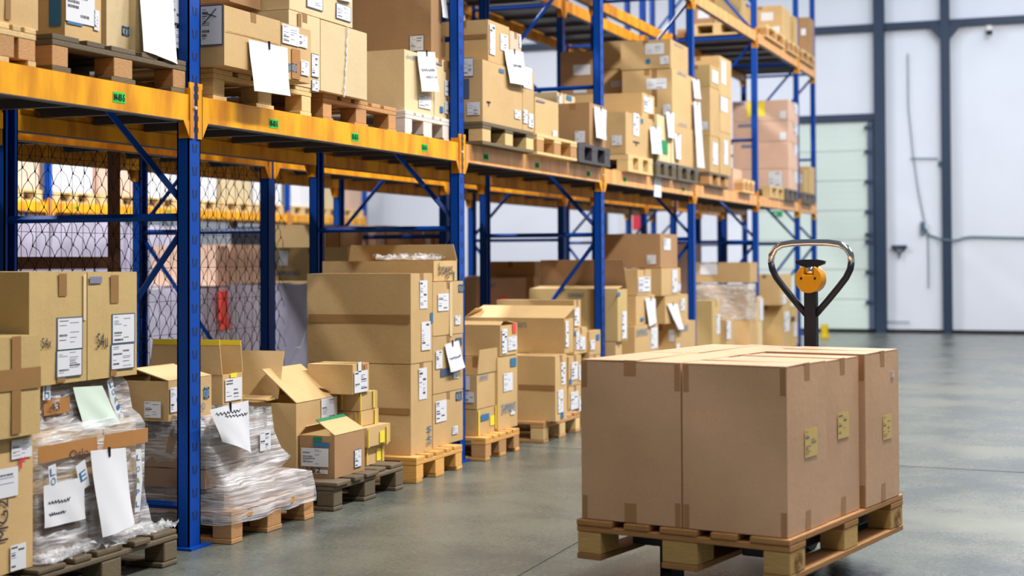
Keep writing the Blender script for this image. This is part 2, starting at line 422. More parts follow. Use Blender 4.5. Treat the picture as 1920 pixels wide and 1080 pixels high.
def flap(par, x0, x1, y0, y1, z, side, ang, length, mat='kraft', edge=None, trim=.02):
    """hinged flap: side '+x','-x','+y','-y'; ang 0 = lying closed inwards, 90 = upright, >90 folded outwards"""
    a = radians(ang); cx, sz = cos(a)*length, sin(a)*length; t = trim
    if side == '+x': h = [(x1, y0, z), (x1, y1, z)]; o = [(x1-cx, y1-t, z+sz), (x1-cx, y0+t, z+sz)]
    if side == '-x': h = [(x0, y1, z), (x0, y0, z)]; o = [(x0+cx, y0+t, z+sz), (x0+cx, y1-t, z+sz)]
    if side == '-y': h = [(x0, y0, z), (x1, y0, z)]; o = [(x1-t, y0+cx, z+sz), (x0+t, y0+cx, z+sz)]
    if side == '+y': h = [(x1, y1, z), (x0, y1, z)]; o = [(x0+t, y1-cx, z+sz), (x1-t, y1-cx, z+sz)]
    q = h+o; n = (Vector(q[1])-Vector(q[0])).cross(Vector(q[3])-Vector(q[0])).normalized()
    mb = MB(); mb.slab(q, n, .005, mat)
    ob = mb.build('flap', par)
    if edge:
        k = MB(); q = [Vector(p) for p in q]; q2 = [q[3].lerp(q[0], .16), q[2].lerp(q[1], .16), q[2], q[3]]
        k.slab([tuple(p+n*.0055) for p in q2], n, .0008, edge); k.slab([tuple(p-n*.001) for p in q2], n, .0008, edge)
        k.build('tape_edge', sub(ob, par))
    return ob
ALL = []
def clampY(X0, X1, Y0, Y1, Z0):          # keep goods clear of the upright frames they stand between
    for xf in (PX, PX-1.34):
        if X1 > xf-1.05 and X0 < xf+.01:
            for y in PY:
                if Y0 < y+.053 and Y1 > y-.053:
                    if (Y0+Y1)/2 < y and Y1-(y-.053) < .3: Y1 = y-.053
                    elif (Y0+Y1)/2 >= y and (y+.053)-Y0 < .3: Y0 = y+.053
    return Y0, Y1
def C(label, X1, xc, xr, Z0, yt=None, h=None, dep=.4, mat='kraft', F=(), N=(), group=None, ym=None, open_top=False, fl=(), seam_tape=True, nm='cardboard_box', cat='cardboard box', W=None, far=False):
    ym = ym if ym is not None else (yt if yt is not None else 400)
    Y0 = YX(xc, X1, ym) if xc is not None else W[0]
    Y1 = YX(xr, X1, ym) if xr is not None else W[1]
    Z1 = Z0+h if h is not None else ZX(xc, yt, X1)
    Y0, Y1 = clampY(X1-dep, X1, Y0, Y1, Z0)
    X0 = X1-dep; g = .002
    t = thing(nm, label, cat, ((X0+X1)/2, (Y0+Y1)/2, Z0), group)
    _seed[0] += 1
    body_mesh(X0, X1, Y0+g, Y1-g, Z0+.001, Z1, mat, open_top, seed=_seed[0]).build('body', t)
    if seam_tape and not open_top:
        k = MB(); w = .025
        if (Y1-Y0) >= dep:
            xm = (X0+X1)/2; k.box(xm-w, xm+w, Y0+g, Y1-g, Z1, Z1+.0008, 'tape'); 
            k.box(xm-w, xm+w, Y0+g-.0012, Y0+g-.0004, Z1-.07, Z1+.0008, 'tape')
        else:
            ym_ = (Y0+Y1)/2; k.box(X0, X1, ym_-w, ym_+w, Z1, Z1+.0008, 'tape')
            k.box(X1+.0004, X1+.0012, ym_-w, ym_+w, Z1-.07, Z1+.0008, 'tape')
        k.build('packing_tape', t)
    for d in F: decal(t, 'F', X1+.0044, d)
    for d in N: decal(t, 'N', Y0+g-.0044, d)
    for f in fl: flap(t, X0, X1, Y0+g, Y1-g, Z1, *f)
    ALL.append((label, X0, X1, Y0, Y1, Z0, Z1))
    return dict(t=t, X0=X0, X1=X1, Y0=Y0, Y1=Y1, Z0=Z0, Z1=Z1)
# ------------------------------------------------------------------ pallets
def pallet(label, X0, X1, Y0, Y1, Z0, along='X', deck='wood', block='wood', parts=True, group=None, T=None, seed=0, white=None, old=False):
    """EUR style pallet. deck boards run along the given axis; all boards and blocks are parts"""
    r = random.Random(seed*13+5); H = .144
    Y0, Y1 = clampY(X0, X1, Y0, Y1, Z0)
    LX = (X1-X0) if along == 'X' else (Y1-Y0); WX = (Y1-Y0) if along == 'X' else (X1-X0)
    def M(l0, l1, w0, w1, z0, z1):      # l,w in 0..1 units of metres from corner
        if along == 'X': return (X1-l1, X1-l0, Y0+w0, Y0+w1, Z0+z0, Z0+z1)
        return (X1-w1, X1-w0, Y0+l0, Y0+l1, Z0+z0, Z0+z1)
    s = WX/.8; bw = .145 if along == 'Y' else .1; out = []; hb = .05; mbk = .065
    j = (lambda a: r.uniform(-a, a)) if old else (lambda a: 0)
    for w0, w1 in ((0, .1*s), (WX/2-.0725*s, WX/2+.0725*s), (WX-.1*s, WX)): out.append(('bottom_board', M(0, LX, w0, w1, 0, .021), deck))
    for l0 in (0, LX/2-bw/2, LX-bw):
        for w0, w1 in ((0, .1), (WX/2-mbk, WX/2+mbk), (WX-.1, WX)):
            out.append(('block', M(l0+.002, l0+bw-.002, w0+.002, w1-.002, .0215, .0995), block))
        out.append(('stringer_board', M(l0, l0+bw, 0, WX, .1, .1215), deck))
    xs = [0, .188, .327, .512, .655]; ws = [.145, .1, .145, .1, .145]
    for a, w in zip(xs, ws): out.append(('deck_board', M(j(.02) if old else 0, LX-(abs(j(.03)) if old else 0), a*s+j(.008), (a+w)*s+j(.008), .122, .1435+j(.002)), deck))
    if parts:
        t = thing('wooden_pallet', label, 'pallet', ((X0+X1)/2, (Y0+Y1)/2, Z0), group)
        if T: t = {'_ob': t['_ob'], '_o': Vector((0, 0, 0))}; t['_ob'].location = (0, 0, 0)
        for nm, b_, m_ in out:
            mb = MB(T); mb.box(*b_, m_)
            if nm == 'block' and white: mb.ml[0] = white
            mb.build(nm, t, bevel=.003 if not old else .006)
        return t
    mb = MB(T)
    for nm, b_, m_ in out: mb.box(*b_, m_)
    o = mb.build('wooden_pallet', None, ((X0+X1)/2, (Y0+Y1)/2, Z0)); tag(o, label, 'pallet', group); return {'_ob': o, '_o': Vector(((X0+X1)/2, (Y0+Y1)/2, Z0))}
# ------------------------------------------------------------------ racks
ZL = [1.9698, 3.8755]; BH = .1139; TOP = 6.6
BAYW = ['first bay from the left', 'second bay', 'third bay', 'fourth bay', 'fifth bay', 'sixth bay', 'last short bay']
FRW = ['first', 'second', 'third', 'fourth', 'fifth', 'sixth', 'seventh', 'last']
def upright(X, y, label, slots=False, dep=1.04, flip=1, group=None, top=TOP):
    t = thing('rack_upright_frame', label, 'rack frame', (X-dep/2, y, 0), group); w = .046
    def post(xf, sgn):                   # open C profile post with slotted face
        m = MB(); d = .06; th = .006
        m.box(min(xf, xf-sgn*th), max(xf, xf-sgn*th), y-w, y+w, .01, top, 'blue_steel')
        for a in (-1, 1):
            m.box(min(xf, xf-sgn*d), max(xf, xf-sgn*d), y+a*w-(th if a > 0 else 0), y+a*w+(0 if a > 0 else th), .01, top, 'blue_steel')
            m.box(min(xf-sgn*d, xf-sgn*(d-th)), max(xf-sgn*d, xf-sgn*(d-th)), min(y+a*w, y+a*(w-.022)), max(y+a*w, y+a*(w-.022)), .01, top, 'blue_steel')
        if slots:
            z = .12
            while z < 4.2:
                for a in (-1, 1):
                    q = [(xf+sgn*.0006, y+a*.008-.0045, z), (xf+sgn*.0006, y+a*.008+.0045, z), (xf+sgn*.0006, y+a*.016+.0045, z+.038), (xf+sgn*.0006, y+a*.016-.0045, z+.038)]
                    m.add(q, [(0, 1, 2, 3)], 'slot_dark')
                z += .1
        ob = m.build('post', t)
        f = MB(); f.box(xf-sgn*.09 if sgn > 0 else xf-.03, xf+.03 if sgn > 0 else xf+.09, y-.075, y+.085, 0, .01, 'blue_steel')
        f.build('foot_plate', t)
        return ob
    post(X, 1); post(X-dep, -1)
    def brace(p, q, r=.017):
        m = MB(); m.tube([p, q], r, 'blue_steel', 4); m.build('brace', t)
    xa, xb = X-.05, X-dep+.05
    if flip < 0: xa, xb = xb, xa
    for z in (.18, 1.44, 2.62, 3.82, 5.1): brace((xa, y, z), (xb, y, z))
    for z0, z1, s_ in ((.2, 1.4, 0), (1.49, 2.5, 1), (2.7, 3.76, 0), (3.9, 5.0, 1)):
        if s_: brace((xa, y+.004, z0), (xb, y+.004, z1))
        else: brace((xb, y+.004, z0), (xa, y+.004, z1))
    return t
def load_beam(X, sgn, y0, y1, z, label, cn=True, group=None, stickers=(), mat='beam_yellow'):
    """box beam with hooked end connectors; sgn=+1 faces the aisle"""
    t = thing('load_beam', label, 'rack beam', (X, (y0+y1)/2, z-BH), group)
    a, b = y0+.05, y1-.05; xo = X+sgn*.004; xi = X-sgn*.046
    m = MB(); m.box(min(xo, xi), max(xo, xi), a, b, z-BH, z, mat)
    # stepped inner ledge of the beam section
    xs = xi-sgn*.008; m.box(min(xi, xs), max(xi, xs), a, b, z-BH, z-.04, mat)
    m.box(min(xo, xi), max(xo, xi), a+.01, b-.01, z-BH-.004, z-BH, 'galv')
    m.build('beam_rail', t)
    for (e, s_) in ((y0, 1), (y1, -1)):
        k = MB(); ya, yb = e+s_*.014, e+s_*.052; xf = X+sgn*.0075; xb = X+sgn*.001
        k.box(min(xf, xb), max(xf, xb), min(ya, yb), max(ya, yb), z-BH-.075, z+.055, 'beam_yellow')
        # side plate and gusset under the rail
        k.box(min(xf, xf-sgn*.055), max(xf, xf-sgn*.055), min(e+s_*.047, e+s_*.053), max(e+s_*.047, e+s_*.053), z-BH-.075, z+.03, 'beam_yellow')
        y2 = e+s_*.053
        k.add([(xf, y2, z-BH), (xf, y2+s_*.045, z-BH), (xf, y2, z-BH-.07), (xf-sgn*.004, y2, z-BH), (xf-sgn*.004, y2+s_*.045, z-BH), (xf-sgn*.004, y2, z-BH-.07)],
              [(0, 1, 2), (3, 5, 4), (0, 3, 4, 1), (1, 4, 5, 2), (2, 5, 3, 0)], 'beam_yellow')
        if cn:
            for zz in (z-.15, z-.1, z-.005, z+.03): k.box(min(xf, xf+sgn*.0008), max(xf, xf+sgn*.0008), e+s_*.014, e+s_*.018, zz-.011, zz+.011, 'slot_dark')
        k.build('end_connector', t)
    if cn:
        k = MB(); k.tube([(X+sgn*.006, y1-.01, z-.055), (X+sgn*.016, y1-.01, z-.055)], .008, 'bolt_white', 8); k.build('safety_pin', t)
    for (px, py, st) in stickers:
        c = on(0, X+.004, px, py); w, h = .042, .0215
        g = MB(); P = lambda u, v, o=0: (X+.0046+o, c[1]-w+2*w*u, c[2]-h+2*h*v)
        rectP(g, P, 0, 0, 1, 1, .001, 'green_label'); [put_text(g, st, lambda u, v, e=e: P(.07+.84*u+e, .16+.66*v+abs(e), .002+abs(e)*.02), 'slot_dark') for e in (0, .018, -.018)]; g.build('location_label', t)
    return t
def decking(X0, X1, y0, y1, z, label, group=None, n=7):
    t = thing('shelf_support_bars', label, 'shelf support', ((X0+X1)/2, (y0+y1)/2, z-.05), group)
    for i in range(n):
        y = y0+.2+(y1-y0-.4)*i/(n-1); m = MB(); m.box(X0+.06, X1-.06, y-.02, y+.02, z-.045, z-.005, 'galv'); m.build('support_bar', t)
    m = MB(); m.box(X0+.055, X1-.055, y0+.08, y1-.08, z-.0045, z-.0015, 'galv'); m.build('shelf_panel', t)
    return t
# ================================================================== SETTING
WY = 25.96
def struct(mb, name, origin=None, **k):
    o = mb.build(name, None, origin, **k); o['kind'] = 'structure'; return o
m = MB(); m.box(-22, 9, -4, WY+.3, -.1, 0, 'floor_concrete'); struct(m, 'floor')
m = MB(); m.box(-22, 9, WY, WY+.2, 0, 9, 'wall_white'); struct(m, 'wall_end')
# steel frame of the end wall
def frame_bar(x0, x1, z0, z1, d0=.12, nm='trim_1', mat='wall_frame'):
    m = MB(); m.box(x0, x1, WY-d0, WY-.001, z0, z1, mat); return struct(m, nm)
k = 1
CX1, CX2 = -3.36, -2.30
for xc, w in ((CX1, .085), (CX2, .07), (-8.2, .08), (-13.4, .08)):
    m = MB(); m.box(xc-w, xc+w, WY-.16, WY-.14, 0, 8.9, 'wall_frame'); m.box(xc-.012, xc+.012, WY-.14, WY-.03, 0, 8.9, 'wall_frame'); m.box(xc-w, xc+w, WY-.03, WY-.001, 0, 8.9, 'wall_frame')
    struct(m, 'trim_%d' % k); k += 1
frame_bar(-15, 5, 5.02, 5.13, .1, 'trim_%d' % k); k += 1
frame_bar(-5.6, CX1-.08, 3.52, 3.64, .1, 'trim_%d' % k); k += 1
frame_bar(-15, 5, 7.6, 7.72, .1, 'trim_%d' % k); k += 1
for sx in (-1, 1):                      # haunches where the beam meets the right-hand column
    m = MB(); m.add([(CX2+sx*.07, WY-.15, 5.02), (CX2+sx*.25, WY-.15, 5.02), (CX2+sx*.07, WY-.15, 4.8), (CX2+sx*.07, WY-.1, 5.02), (CX2+sx*.25, WY-.1, 5.02), (CX2+sx*.07, WY-.1, 4.8)],
          [(0, 1, 2), (3, 5, 4), (0, 3, 4, 1), (1, 4, 5, 2), (2, 5, 3, 0)], 'wall_frame'); struct(m, 'trim_%d' % k); k += 1
m = MB(); m.box(-15, 5, WY-.03, WY-.001, 0, .06, 'concrete_dark'); struct(m, 'baseboard_end')
# sectional door in the end wall with its track and hinges
m = MB()
for i in range(7): m.box(-5.5, CX1-.2, WY-.05, WY-.01, .06+i*.495, .06+(i+1)*.495-.008, 'door_panel')
d = struct(m, 'door_1')
tr = MB(); tr.box(CX1-.2, CX1-.11, WY-.11, WY-.02, .06, 3.5, 'bluegrey'); o = tr.build('door_track'); o.parent = d
for z in (.5, 1.0, 1.5, 1.62, 2.0, 2.5, 3.0, 3.4):
    h = MB(); h.box(CX1-.25, CX1-.13, WY-.125, WY-.112, z-.035, z+.035, 'wall_frame'); o = h.build('door_hinge'); o.parent = d
# things on the wall
def Wp(px, py, off=.04): return on(1, WY-off, px, py)
t = thing('security_camera', 'small white dome security camera under the high wall beam', 'camera', tuple(Wp(1855, 60, .15)))
c = Wp(1855, 54, .15); m = MB(); m.tube([c+Vector((0, 0, .05)), c, c-Vector((0, 0, .03))], .055, 'white_box', 16); m.box(c.x-.01, c.x+.01, c.y, WY-.002, c.z+.02, c.z+.05, 'white_box'); m.build('housing', t)
m = MB(); m.tube([c-Vector((0, 0, .03)), c-Vector((0, 0, .06)), c-Vector((0, 0, .085)), c-Vector((0, 0, .095))], .05, 'rubber', 14); o = m.build('dome', t)
m = MB(); p = [Wp(1735, 428), Wp(1741, 440), Wp(1755, 445), Wp(1775, 451, .2), Wp(1795, 450), Wp(1806, 446), Wp(1820, 444), Wp(1925, 446), Wp(2100, 449)]
m.tube(p, .016, 'wall_pipe', 8); o = m.build('wall_pipe', None, tuple(p[0]), smooth=True); tag(o, 'thin grey pipe running right along the white end wall past the column', 'pipe')
m = MB(); p = [Wp(1702, 100), Wp(1703, 200), Wp(1712, 290), Wp(1722, 360), Wp(1734, 420)]; m.tube(p, .009, 'wall_pipe', 6)
o = m.build('hanging_cable', None, tuple(p[0]), smooth=True); tag(o, 'thin grey cable sagging down the wall to the small switch box', 'cable')
m = MB(); p = [Wp(1740, 440), Wp(1741, 500), Wp(1741, 540)]; m.tube(p, .01, 'wall_pipe', 6); o = m.build('drop_cable', None, tuple(p[0])); tag(o, 'short green grey cable hanging below the wall switch box', 'cable')
c = Wp(1730, 427, .06); m = MB(); m.box(c.x-.035, c.x+.035, WY-.09, WY-.001, c.z-.1, c.z+.1, 'wall_pipe'); m.box(c.x-.02, c.x+.02, WY-.098, WY-.09, c.z-.05, c.z+.06, 'bluegrey')
o = m.build('switch_box', None, tuple(c)); tag(o, 'small grey switch box where the wall cables meet', 'switch box')
m = MB(); p = [Wp(1706, 297), Wp(1758, 297)]; m.tube(p, .01, 'wall_pipe', 6); a = Wp(1762, 306, .05); m.box(a.x-.03, a.x+.03, a.y, WY-.001, a.z-.05, a.z+.03, 'wall_pipe')
o = m.build('conduit', None, tuple(p[0])); tag(o, 'short level conduit high on the wall ending at the right column', 'pipe')
c = Wp(1686, 462, .06); m = MB(); m.box(c.x-.12, c.x+.12, WY-.1, WY-.001, c.z-.02, c.z+.02, 'wall_frame')
m.tube([(c.x-.1, WY-.06, c.z-.02), (c.x, WY-.06, c.z-.13)], .012, 'wall_frame', 6); m.tube([(c.x+.1, WY-.06, c.z-.02), (c.x, WY-.06, c.z-.13)], .012, 'wall_frame', 6); m.tube([(c.x, WY-.06, c.z-.1), (c.x, WY-.06, c.z-.2)], .014, 'wall_frame', 6)
o = m.build('wall_bracket', None, tuple(c)); tag(o, 'small dark Y shaped bracket fixed to the wall between the columns', 'bracket')
m = MB(); p = [Wp(1664, 603), Wp(1706, 604)]; m.tube(p, .008, 'wall_pipe', 6); o = m.build('wall_rail', None, tuple(p[0])); tag(o, 'short thin rail low on the wall right of the door column', 'rail')
m = MB(); c = on(1, 24.2, 1546, 608); m.tube([(c.x, 24.2, 0), (c.x, 24.2, c.z)], .055, 'bollard', 14); m.tube([(c.x, 24.2, 0), (c.x, 24.2, .02)], .1, 'bollard', 14)
o = m.build('safety_bollard', None, (c.x, 24.2, 0)); tag(o, 'yellow safety bollard standing by the end of the racks', 'bollard')
c = Wp(1457, 401, .05); m = MB(); m.box(c.x-.09, c.x+.09, WY-.06, WY-.001, c.z-.05, c.z+.05, 'sign_green'); rectP(m, face_P('N', WY-.061, (c.x-.06, 0, c.z+.03), (c.x+.06, 0, c.z-.03)), .1, .3, .5, .6, .001, 'paper'); o = m.build('exit_sign', None, tuple(c)); tag(o, 'green safety sign on the wall seen through the far rack bay', 'sign')
c = Wp(1192, 416, .05); m = MB(); m.box(c.x-.3, c.x+.32, WY-.03, WY-.001, c.z-.2, c.z+.2, 'paper'); m.box(c.x-.06, c.x+.12, WY-.04, WY-.03, c.z-.14, c.z+.16, 'red_sign'); o = m.build('wall_notice', None, tuple(c)); tag(o, 'white notice with a red patch on the end wall behind the racks', 'sign')

# ================================================================== RACKS
XB = PX-1.34                            # second row stands back to back
SHELF = {}
for i, y in enumerate(PY):
    n = FRW[i]
    if i == 0: continue
    upright(PX, y, 'blue upright frame of the front rack row, the %s one counted from the left edge' % ['', 'first', 'second', 'third', 'fourth', 'fifth', 'sixth', 'last'][i], slots=i <= 3, group='front row upright frames')
    upright(XB, y, flip=-1, label='blue upright frame of the rear rack row, right behind the %s front frame' % ['', 'first', 'second', 'third', 'fourth', 'fifth', 'sixth', 'last'][i], group='rear row upright frames')
upright(PX, PY[0], 'blue upright frame of the front rack row just outside the left edge', slots=True, group='front row upright frames')
upright(XB, PY[0], 'blue upright frame of the rear rack row just outside the left edge', group='rear row upright frames')
LAB = {0: [(223, 183, '04-03-5')], 1: [(513, 232, '05-03-5'), (665.5, 257, '05-02-5'), (796, 277, '05-01-5')], 2: [(911, 294, '06-03-5'), (1007, 310, '06-02-5'), (1103, 326, '06-01-5')], 3: [(1171, 337, '07-03-5'), (1281, 355, '07-01-5')]}
for k_ in range(7):
    y0, y1 = PY[k_], PY[k_+1]; bw_ = BAYW[k_]
    for li, z in enumerate(ZL):
        lv = ['lower', 'upper'][li]
        load_beam(PX, 1, y0, y1, z, 'yellow front row beam facing the aisle, %s level, %s' % (lv, bw_), group='front row beams', stickers=LAB.get(k_, []) if li == 0 else (), mat='beam_peach' if k_ > 1 else 'beam_yellow')
        load_beam(PX-1.04, -1, y0, y1, z, 'yellow front row beam away from the aisle, %s level, %s' % (lv, bw_), cn=False, group='front row beams')
        load_beam(XB, 1, y0, y1, z, 'yellow rear row beam on its near side, %s level, %s' % (lv, bw_), cn=False, group='rear row beams')
        load_beam(XB-1.04, -1, y0, y1, z, 'yellow rear row beam on its far side, %s level, %s' % (lv, bw_), cn=False, group='rear row beams')
        if not (li == 1 and k_ == 4): decking(PX-1.04, PX, y0, y1, z, 'grey steel shelf bars of the front row, %s level, %s' % (lv, bw_), group='shelf supports', n=5 if k_ > 2 else 7)
        decking(XB-1.04, XB, y0, y1, z, 'grey steel shelf bars of the rear row, %s level, %s' % (lv, bw_), group='shelf supports', n=5)
m = MB(); c = ZX(1231, 350, PX+.02); yy = YX(1231, PX, 350); m.box(PX+.009, PX+.011, yy-.12, yy+.12, c-.09, c+.09, 'paper')
o = m.build('paper_notice', None, (PX, yy, c-.09)); tag(o, 'pale paper notice hanging on the yellow beam of the fourth bay', 'notice')

# ================================================================== UPPER SHELF, level one
SH = ZL[0]+.1445
def sp(label, xa, xb, X1, ya=150, along='X', **kw):
    return pallet(label, X1-1.1, X1, YX(xa, X1, ya), YX(xb, X1, ya), ZL[0]+.001, along, **kw)
sp('light wooden pallet on the shelf at the far left edge', -60, 68, -3.69, 60, seed=1, deck='wood_pale', block='wood')
sp('weathered wooden pallet on the shelf just left of the nearest post', 98, 349, -3.69, 100, seed=2, deck='wood_old', block='wood')
sp('new wooden pallet on the shelf just right of the nearest post', 400, 584, -3.70, 150, seed=3, deck='wood_pale', block='wood_pale')
sp('middle wooden pallet on the shelf of the second bay', 606, 743, -3.74, 190, seed=4, deck='wood', block='wood')
sp('wooden pallet with white painted edges on the shelf left of the second post', 760, 868, -3.74, 220, seed=5, deck='wood_white', block='wood_white')
sp('grey brown pallet on the shelf just right of the second post', 905, 1001, -3.60, 240, 'Y', seed=6, deck='wood_old', block='wood_pale')
sp('light pallet in the middle of the third bay shelf', 1007, 1082, -3.60, 260, 'Y', seed=7, deck='wood_pale', block='wood')
sp('black pallet on the shelf in front of the third post', 1085, 1147, -3.60, 280, 'Y', seed=8, deck='wood_black', block='wood_black', parts=False)
sp('pale pallet on the shelf right of the third post', 1178, 1224, -3.62, 300, 'Y', seed=9, deck='wood_pale', block='wood_pale', parts=False)
sp('dark pallet on the shelf in the middle of the fourth bay', 1231, 1268, -3.62, 320, 'Y', seed=10, deck='wood_grey', block='wood_old', parts=False)
sp('dark pallet on the shelf just left of the fourth post', 1272, 1310, -3.62, 320, 'Y', seed=11, deck='wood_grey', block='wood_old', parts=False)
sp('brown pallet on the shelf right of the fourth post', 1330, 1366, -3.62, 335, 'Y', seed=12, deck='wood_old', block='wood', parts=False)
sp('pale pallet on the shelf by the fifth post', 1393, 1415, -3.62, 340, 'Y', seed=13, deck='wood_pale', block='wood', parts=False)
sp('pale pallet under the pink cartons beyond the fifth post', 1444, 1472, -3.66, 350, 'Y', seed=14, deck='wood_pale', block='wood_pale', parts=False)
sp('dark pallet at the far end of the shelf', 1476, 1497, -3.62, 360, 'Y', seed=15, deck='wood_grey', block='wood_grey', parts=False)
sp('last dark pallet on the shelf by the end frame', 1502, 1528, -3.62, 365, 'Y', seed=16, deck='wood_grey', block='wood_grey', parts=False)

C('large brown carton cut off by the left edge of the shelf', -3.71, -60, 72, SH, h=.42, dep=.9, ym=30, mat='kraft', F=[('tape', 10, -70, 20, 38)])
C('tall carton with a big white delivery label, left of the nearest post', -3.77, 121, 190, SH, h=.5, dep=.7, ym=50, mat='kraft', F=[('label', 123, -40, 177, 50), ('label', 176, 18, 186, 58), ('solid', 126, 38, 155, 50, 'blueprint')], N=[('solid', 92, -30, 114, 48, 'blueprint')])
C('plain carton with a small blue box symbol, left of the big blank sheet', -3.77, 199, 251, SH, h=.5, dep=.7, ym=70, mat='pale', F=[('blue', 229, 48, 242, 68)])
b = C('carton behind the long blank sheet, touching the nearest post', -3.74, 253, 347, SH, h=.5, dep=.7, ym=90, mat='pale', F=[('blabel', 318, -30, 343, 46), ('blabel', 317, 50, 342, 92)])
sheet(b['t'], b['X1'], [(257, -60), (321, -50), (314, 122), (250, 97)], off=(.01, .05))
# second bay
X = XZ(420, 122, SH)
b = C('long carton with crossed out label on its end and a blank sheet on its side', X, 420, 526, SH, 9, dep=.55, mat='kraft',
      N=[('blabel', 377, 13, 416, 82), ('cross', 381, 18, 406, 44)], F=[('otape', 424, 57, 525, 84)])
sheet(b['t'], b['X1'], [(462, 74), (535, 90), (534, 181), (466, 171)], off=(.012, .03))
b = C('carton with handling symbols and a tape cross, between blank sheet and pale carton', X, 526.5, 583, SH, 41, dep=.085, mat='kraft',
      F=[('label', 529, 44, 560, 88), ('label', 560, 64, 576, 91), ('tape', 547, 90, 563, 150, 'tape_orange'), ('blue', 538, 118, 545, 134), ('blue', 548, 118, 556, 137), ('label', 564, 112, 579, 143)])
X2 = X-.09
b3 = C('pale carton with two bordered labels behind the symbol carton', X2, 541, 600, SH, 17, dep=.5, mat='pale', F=[('blabel', 584, 101, 597, 145), ('blabel', 585, 149, 597, 172), ('tape', 558, 24, 565, 60)])
b4 = C('big pale carton with a ragged white strip down its side', X2, 600.5, 688, SH, 36, dep=.55, mat='pale', seam_tape=False)
m = MB(); P0 = on(0, X2+.008, 652, 50); P1 = on(0, X2+.008, 645, 182); rr = random.Random(3)
pts = [(X2+.0085, P0.y+(P1.y-P0.y)*i/24+rr.uniform(-.006, .006), P0.z+(P1.z-P0.z)*i/24) for i in range(25)]
m.tube(pts, .004, 'paper', 4); m.build('ragged_tape', b4['t'])
b5 = C('long pale carton lying on top of the two pale cartons', X2-.005, 542, 661, b3['Z1']+.004, h=.36, dep=.6, mat='pale', ym=10,
       F=[('blabel', 576, -35, 604, 20), ('blabel', 631, 6, 657, 41)])
sheet(b5['t'], b5['X1'], [(628, -30), (656, -22), (655, 5), (631, 0)], off=(.004, .008), clip=False)
C('brown carton standing at the back behind the crossed out label', X-.25, None, None, b5['Z0'], h=.34, dep=.3, mat='brown', W=(b5['Y0']-.3, b5['Y0']-.006))
bC = C('pale carton with a half hidden blue brand name and a handwritten sheet', -3.76, 758, 813, SH, 92, dep=.5, mat='pale', ym=150, F=[('text', 762, 101, 801, 119, ('SHIMANO', 'blueprint')), ('label', 785, 177, 808, 206)])
bA = C('carton with two labels and a tape tab, left of the second post on the shelf', -3.76, 814, 859, SH, 107, dep=.5, mat='pale', ym=150,
       F=[('label', 834, 150, 856, 184), ('label', 834, 189, 855, 217), ('solid', 825, 199, 831, 212, 'blueprint'), ('tape', 833, 113, 840, 134), ('solid', 815, 116, 829, 123, 'greyink')])
zt = ZX(758, 92, -3.76)
bB = C('tall brown carton stacked high left of the second post', -3.79, 808, 852, zt+.004, h=.7, dep=.55, mat='brown', ym=60, F=[('tape', 829, 65, 834, 108)], N=[('blabel', 769, 68, 794, 94)])
sheet(bB['t'], bB['X1'], [(821, -40), (853, -34), (852, 43), (822, 33)], off=(.01, .03), writing=[('12', .55, .75, .8, .86), (None, .05, .5, .85, .6), (None, .25, .33, .85, .43)])
sheet(bC['t'], -3.75, [(779, 97), (812, 98), (815, 172), (782, 172)], off=(.012, .03), writing=[(None, .1, .5, .9, .58), ('00114', .3, .33, .95, .4)])
# third bay
XD = -3.60
d1 = C('wide carton with a small black mark, lower layer, right of the second post', XD, 904.5, 979, SH, 111, dep=.5, mat='kraft', ym=160, N=[('blabel', 869, 110, 887, 142), ('label', 876, 192, 900, 215), ('solid', 870, 148, 880, 185, 'bluegrey')], F=[('arrow', 913, 188, 920, 200), ('label', 965, 205, 976, 224), ('solid', 936, 128, 945, 138, 'blueprint')])
d1b = C('narrow carton with labels at the right of the wide one', XD, 979.5, 1001, SH, 128, dep=.5, mat='kraft', ym=160, F=[('label', 981, 124, 997, 168), ('label', 991, 212, 1000, 240), ('label', 981, 205, 989, 232)])
d2 = C('carton with a column of labels and a clipped sheet, stacked right of the second post', XD-.01, 915, 955, d1['Z1']+.004, 36, dep=.35, mat='kraft', ym=60, F=[('label', 918, 44, 928, 104), ('label', 938, 62, 952, 98)], N=[('tape', 868, 66, 912, 72)])
d2b = C('small carton at the right end of the upper layer, third bay', XD-.01, 956, 977, d1b['Z1']+.006, 57, dep=.3, mat='pinkish', ym=60, F=[('label', 973, 64, 977, 90)])
sheet(d2['t'], d2['X1'], [(942, 92), (977, 98), (978, 162), (946, 156)], off=(.015, .04), writing=[(None, .3, .5, .8, .6)])
d3 = C('tan carton between the wide carton and the brown cube', -3.62, 1003, 1047, SH, 181, dep=.45, mat='kraft', ym=220, F=[('solid', 1006, 186, 1022, 194, 'greyink'), ('label', 1036, 244, 1044, 257)])
X4 = -3.60
d4 = C('brown cube carton with a square label low on its near face', X4, 1105, 1135, SH, 192, dep=.27, mat='brown', ym=220, N=[('label', 1078, 246, 1097, 267)])
sheet(d4['t'], d4['X1'], [(1112, 199), (1135, 207), (1129, 264), (1110, 258)], off=(.01, .035))
C('low open carton with a dark lid at the back of the third bay shelf', -4.1, 1044, 1056, SH, 172, dep=.35, mat='pale', ym=180, F=[('label', 1046, 178, 1052, 196)])
C('small pale carton with a blue patch behind the tan carton', -4.1, 1058, 1078, SH, 176, dep=.1, mat='pale', F=[('solid', 1062, 178, 1072, 190, 'blueprint')])
C('kraft carton peeking over the brown cube', -4.0, 1121, 1127, SH, 176, dep=.3, mat='kraft')
C('tall brown carton with torn pale stickers, leaning at the back of the third bay', -4.42, 1113, 1121, SH, 95, dep=.33, mat='brown', ym=150, N=[('plain', 1075, 122, 1107, 140), ('plain', 1075, 167, 1100, 174)])
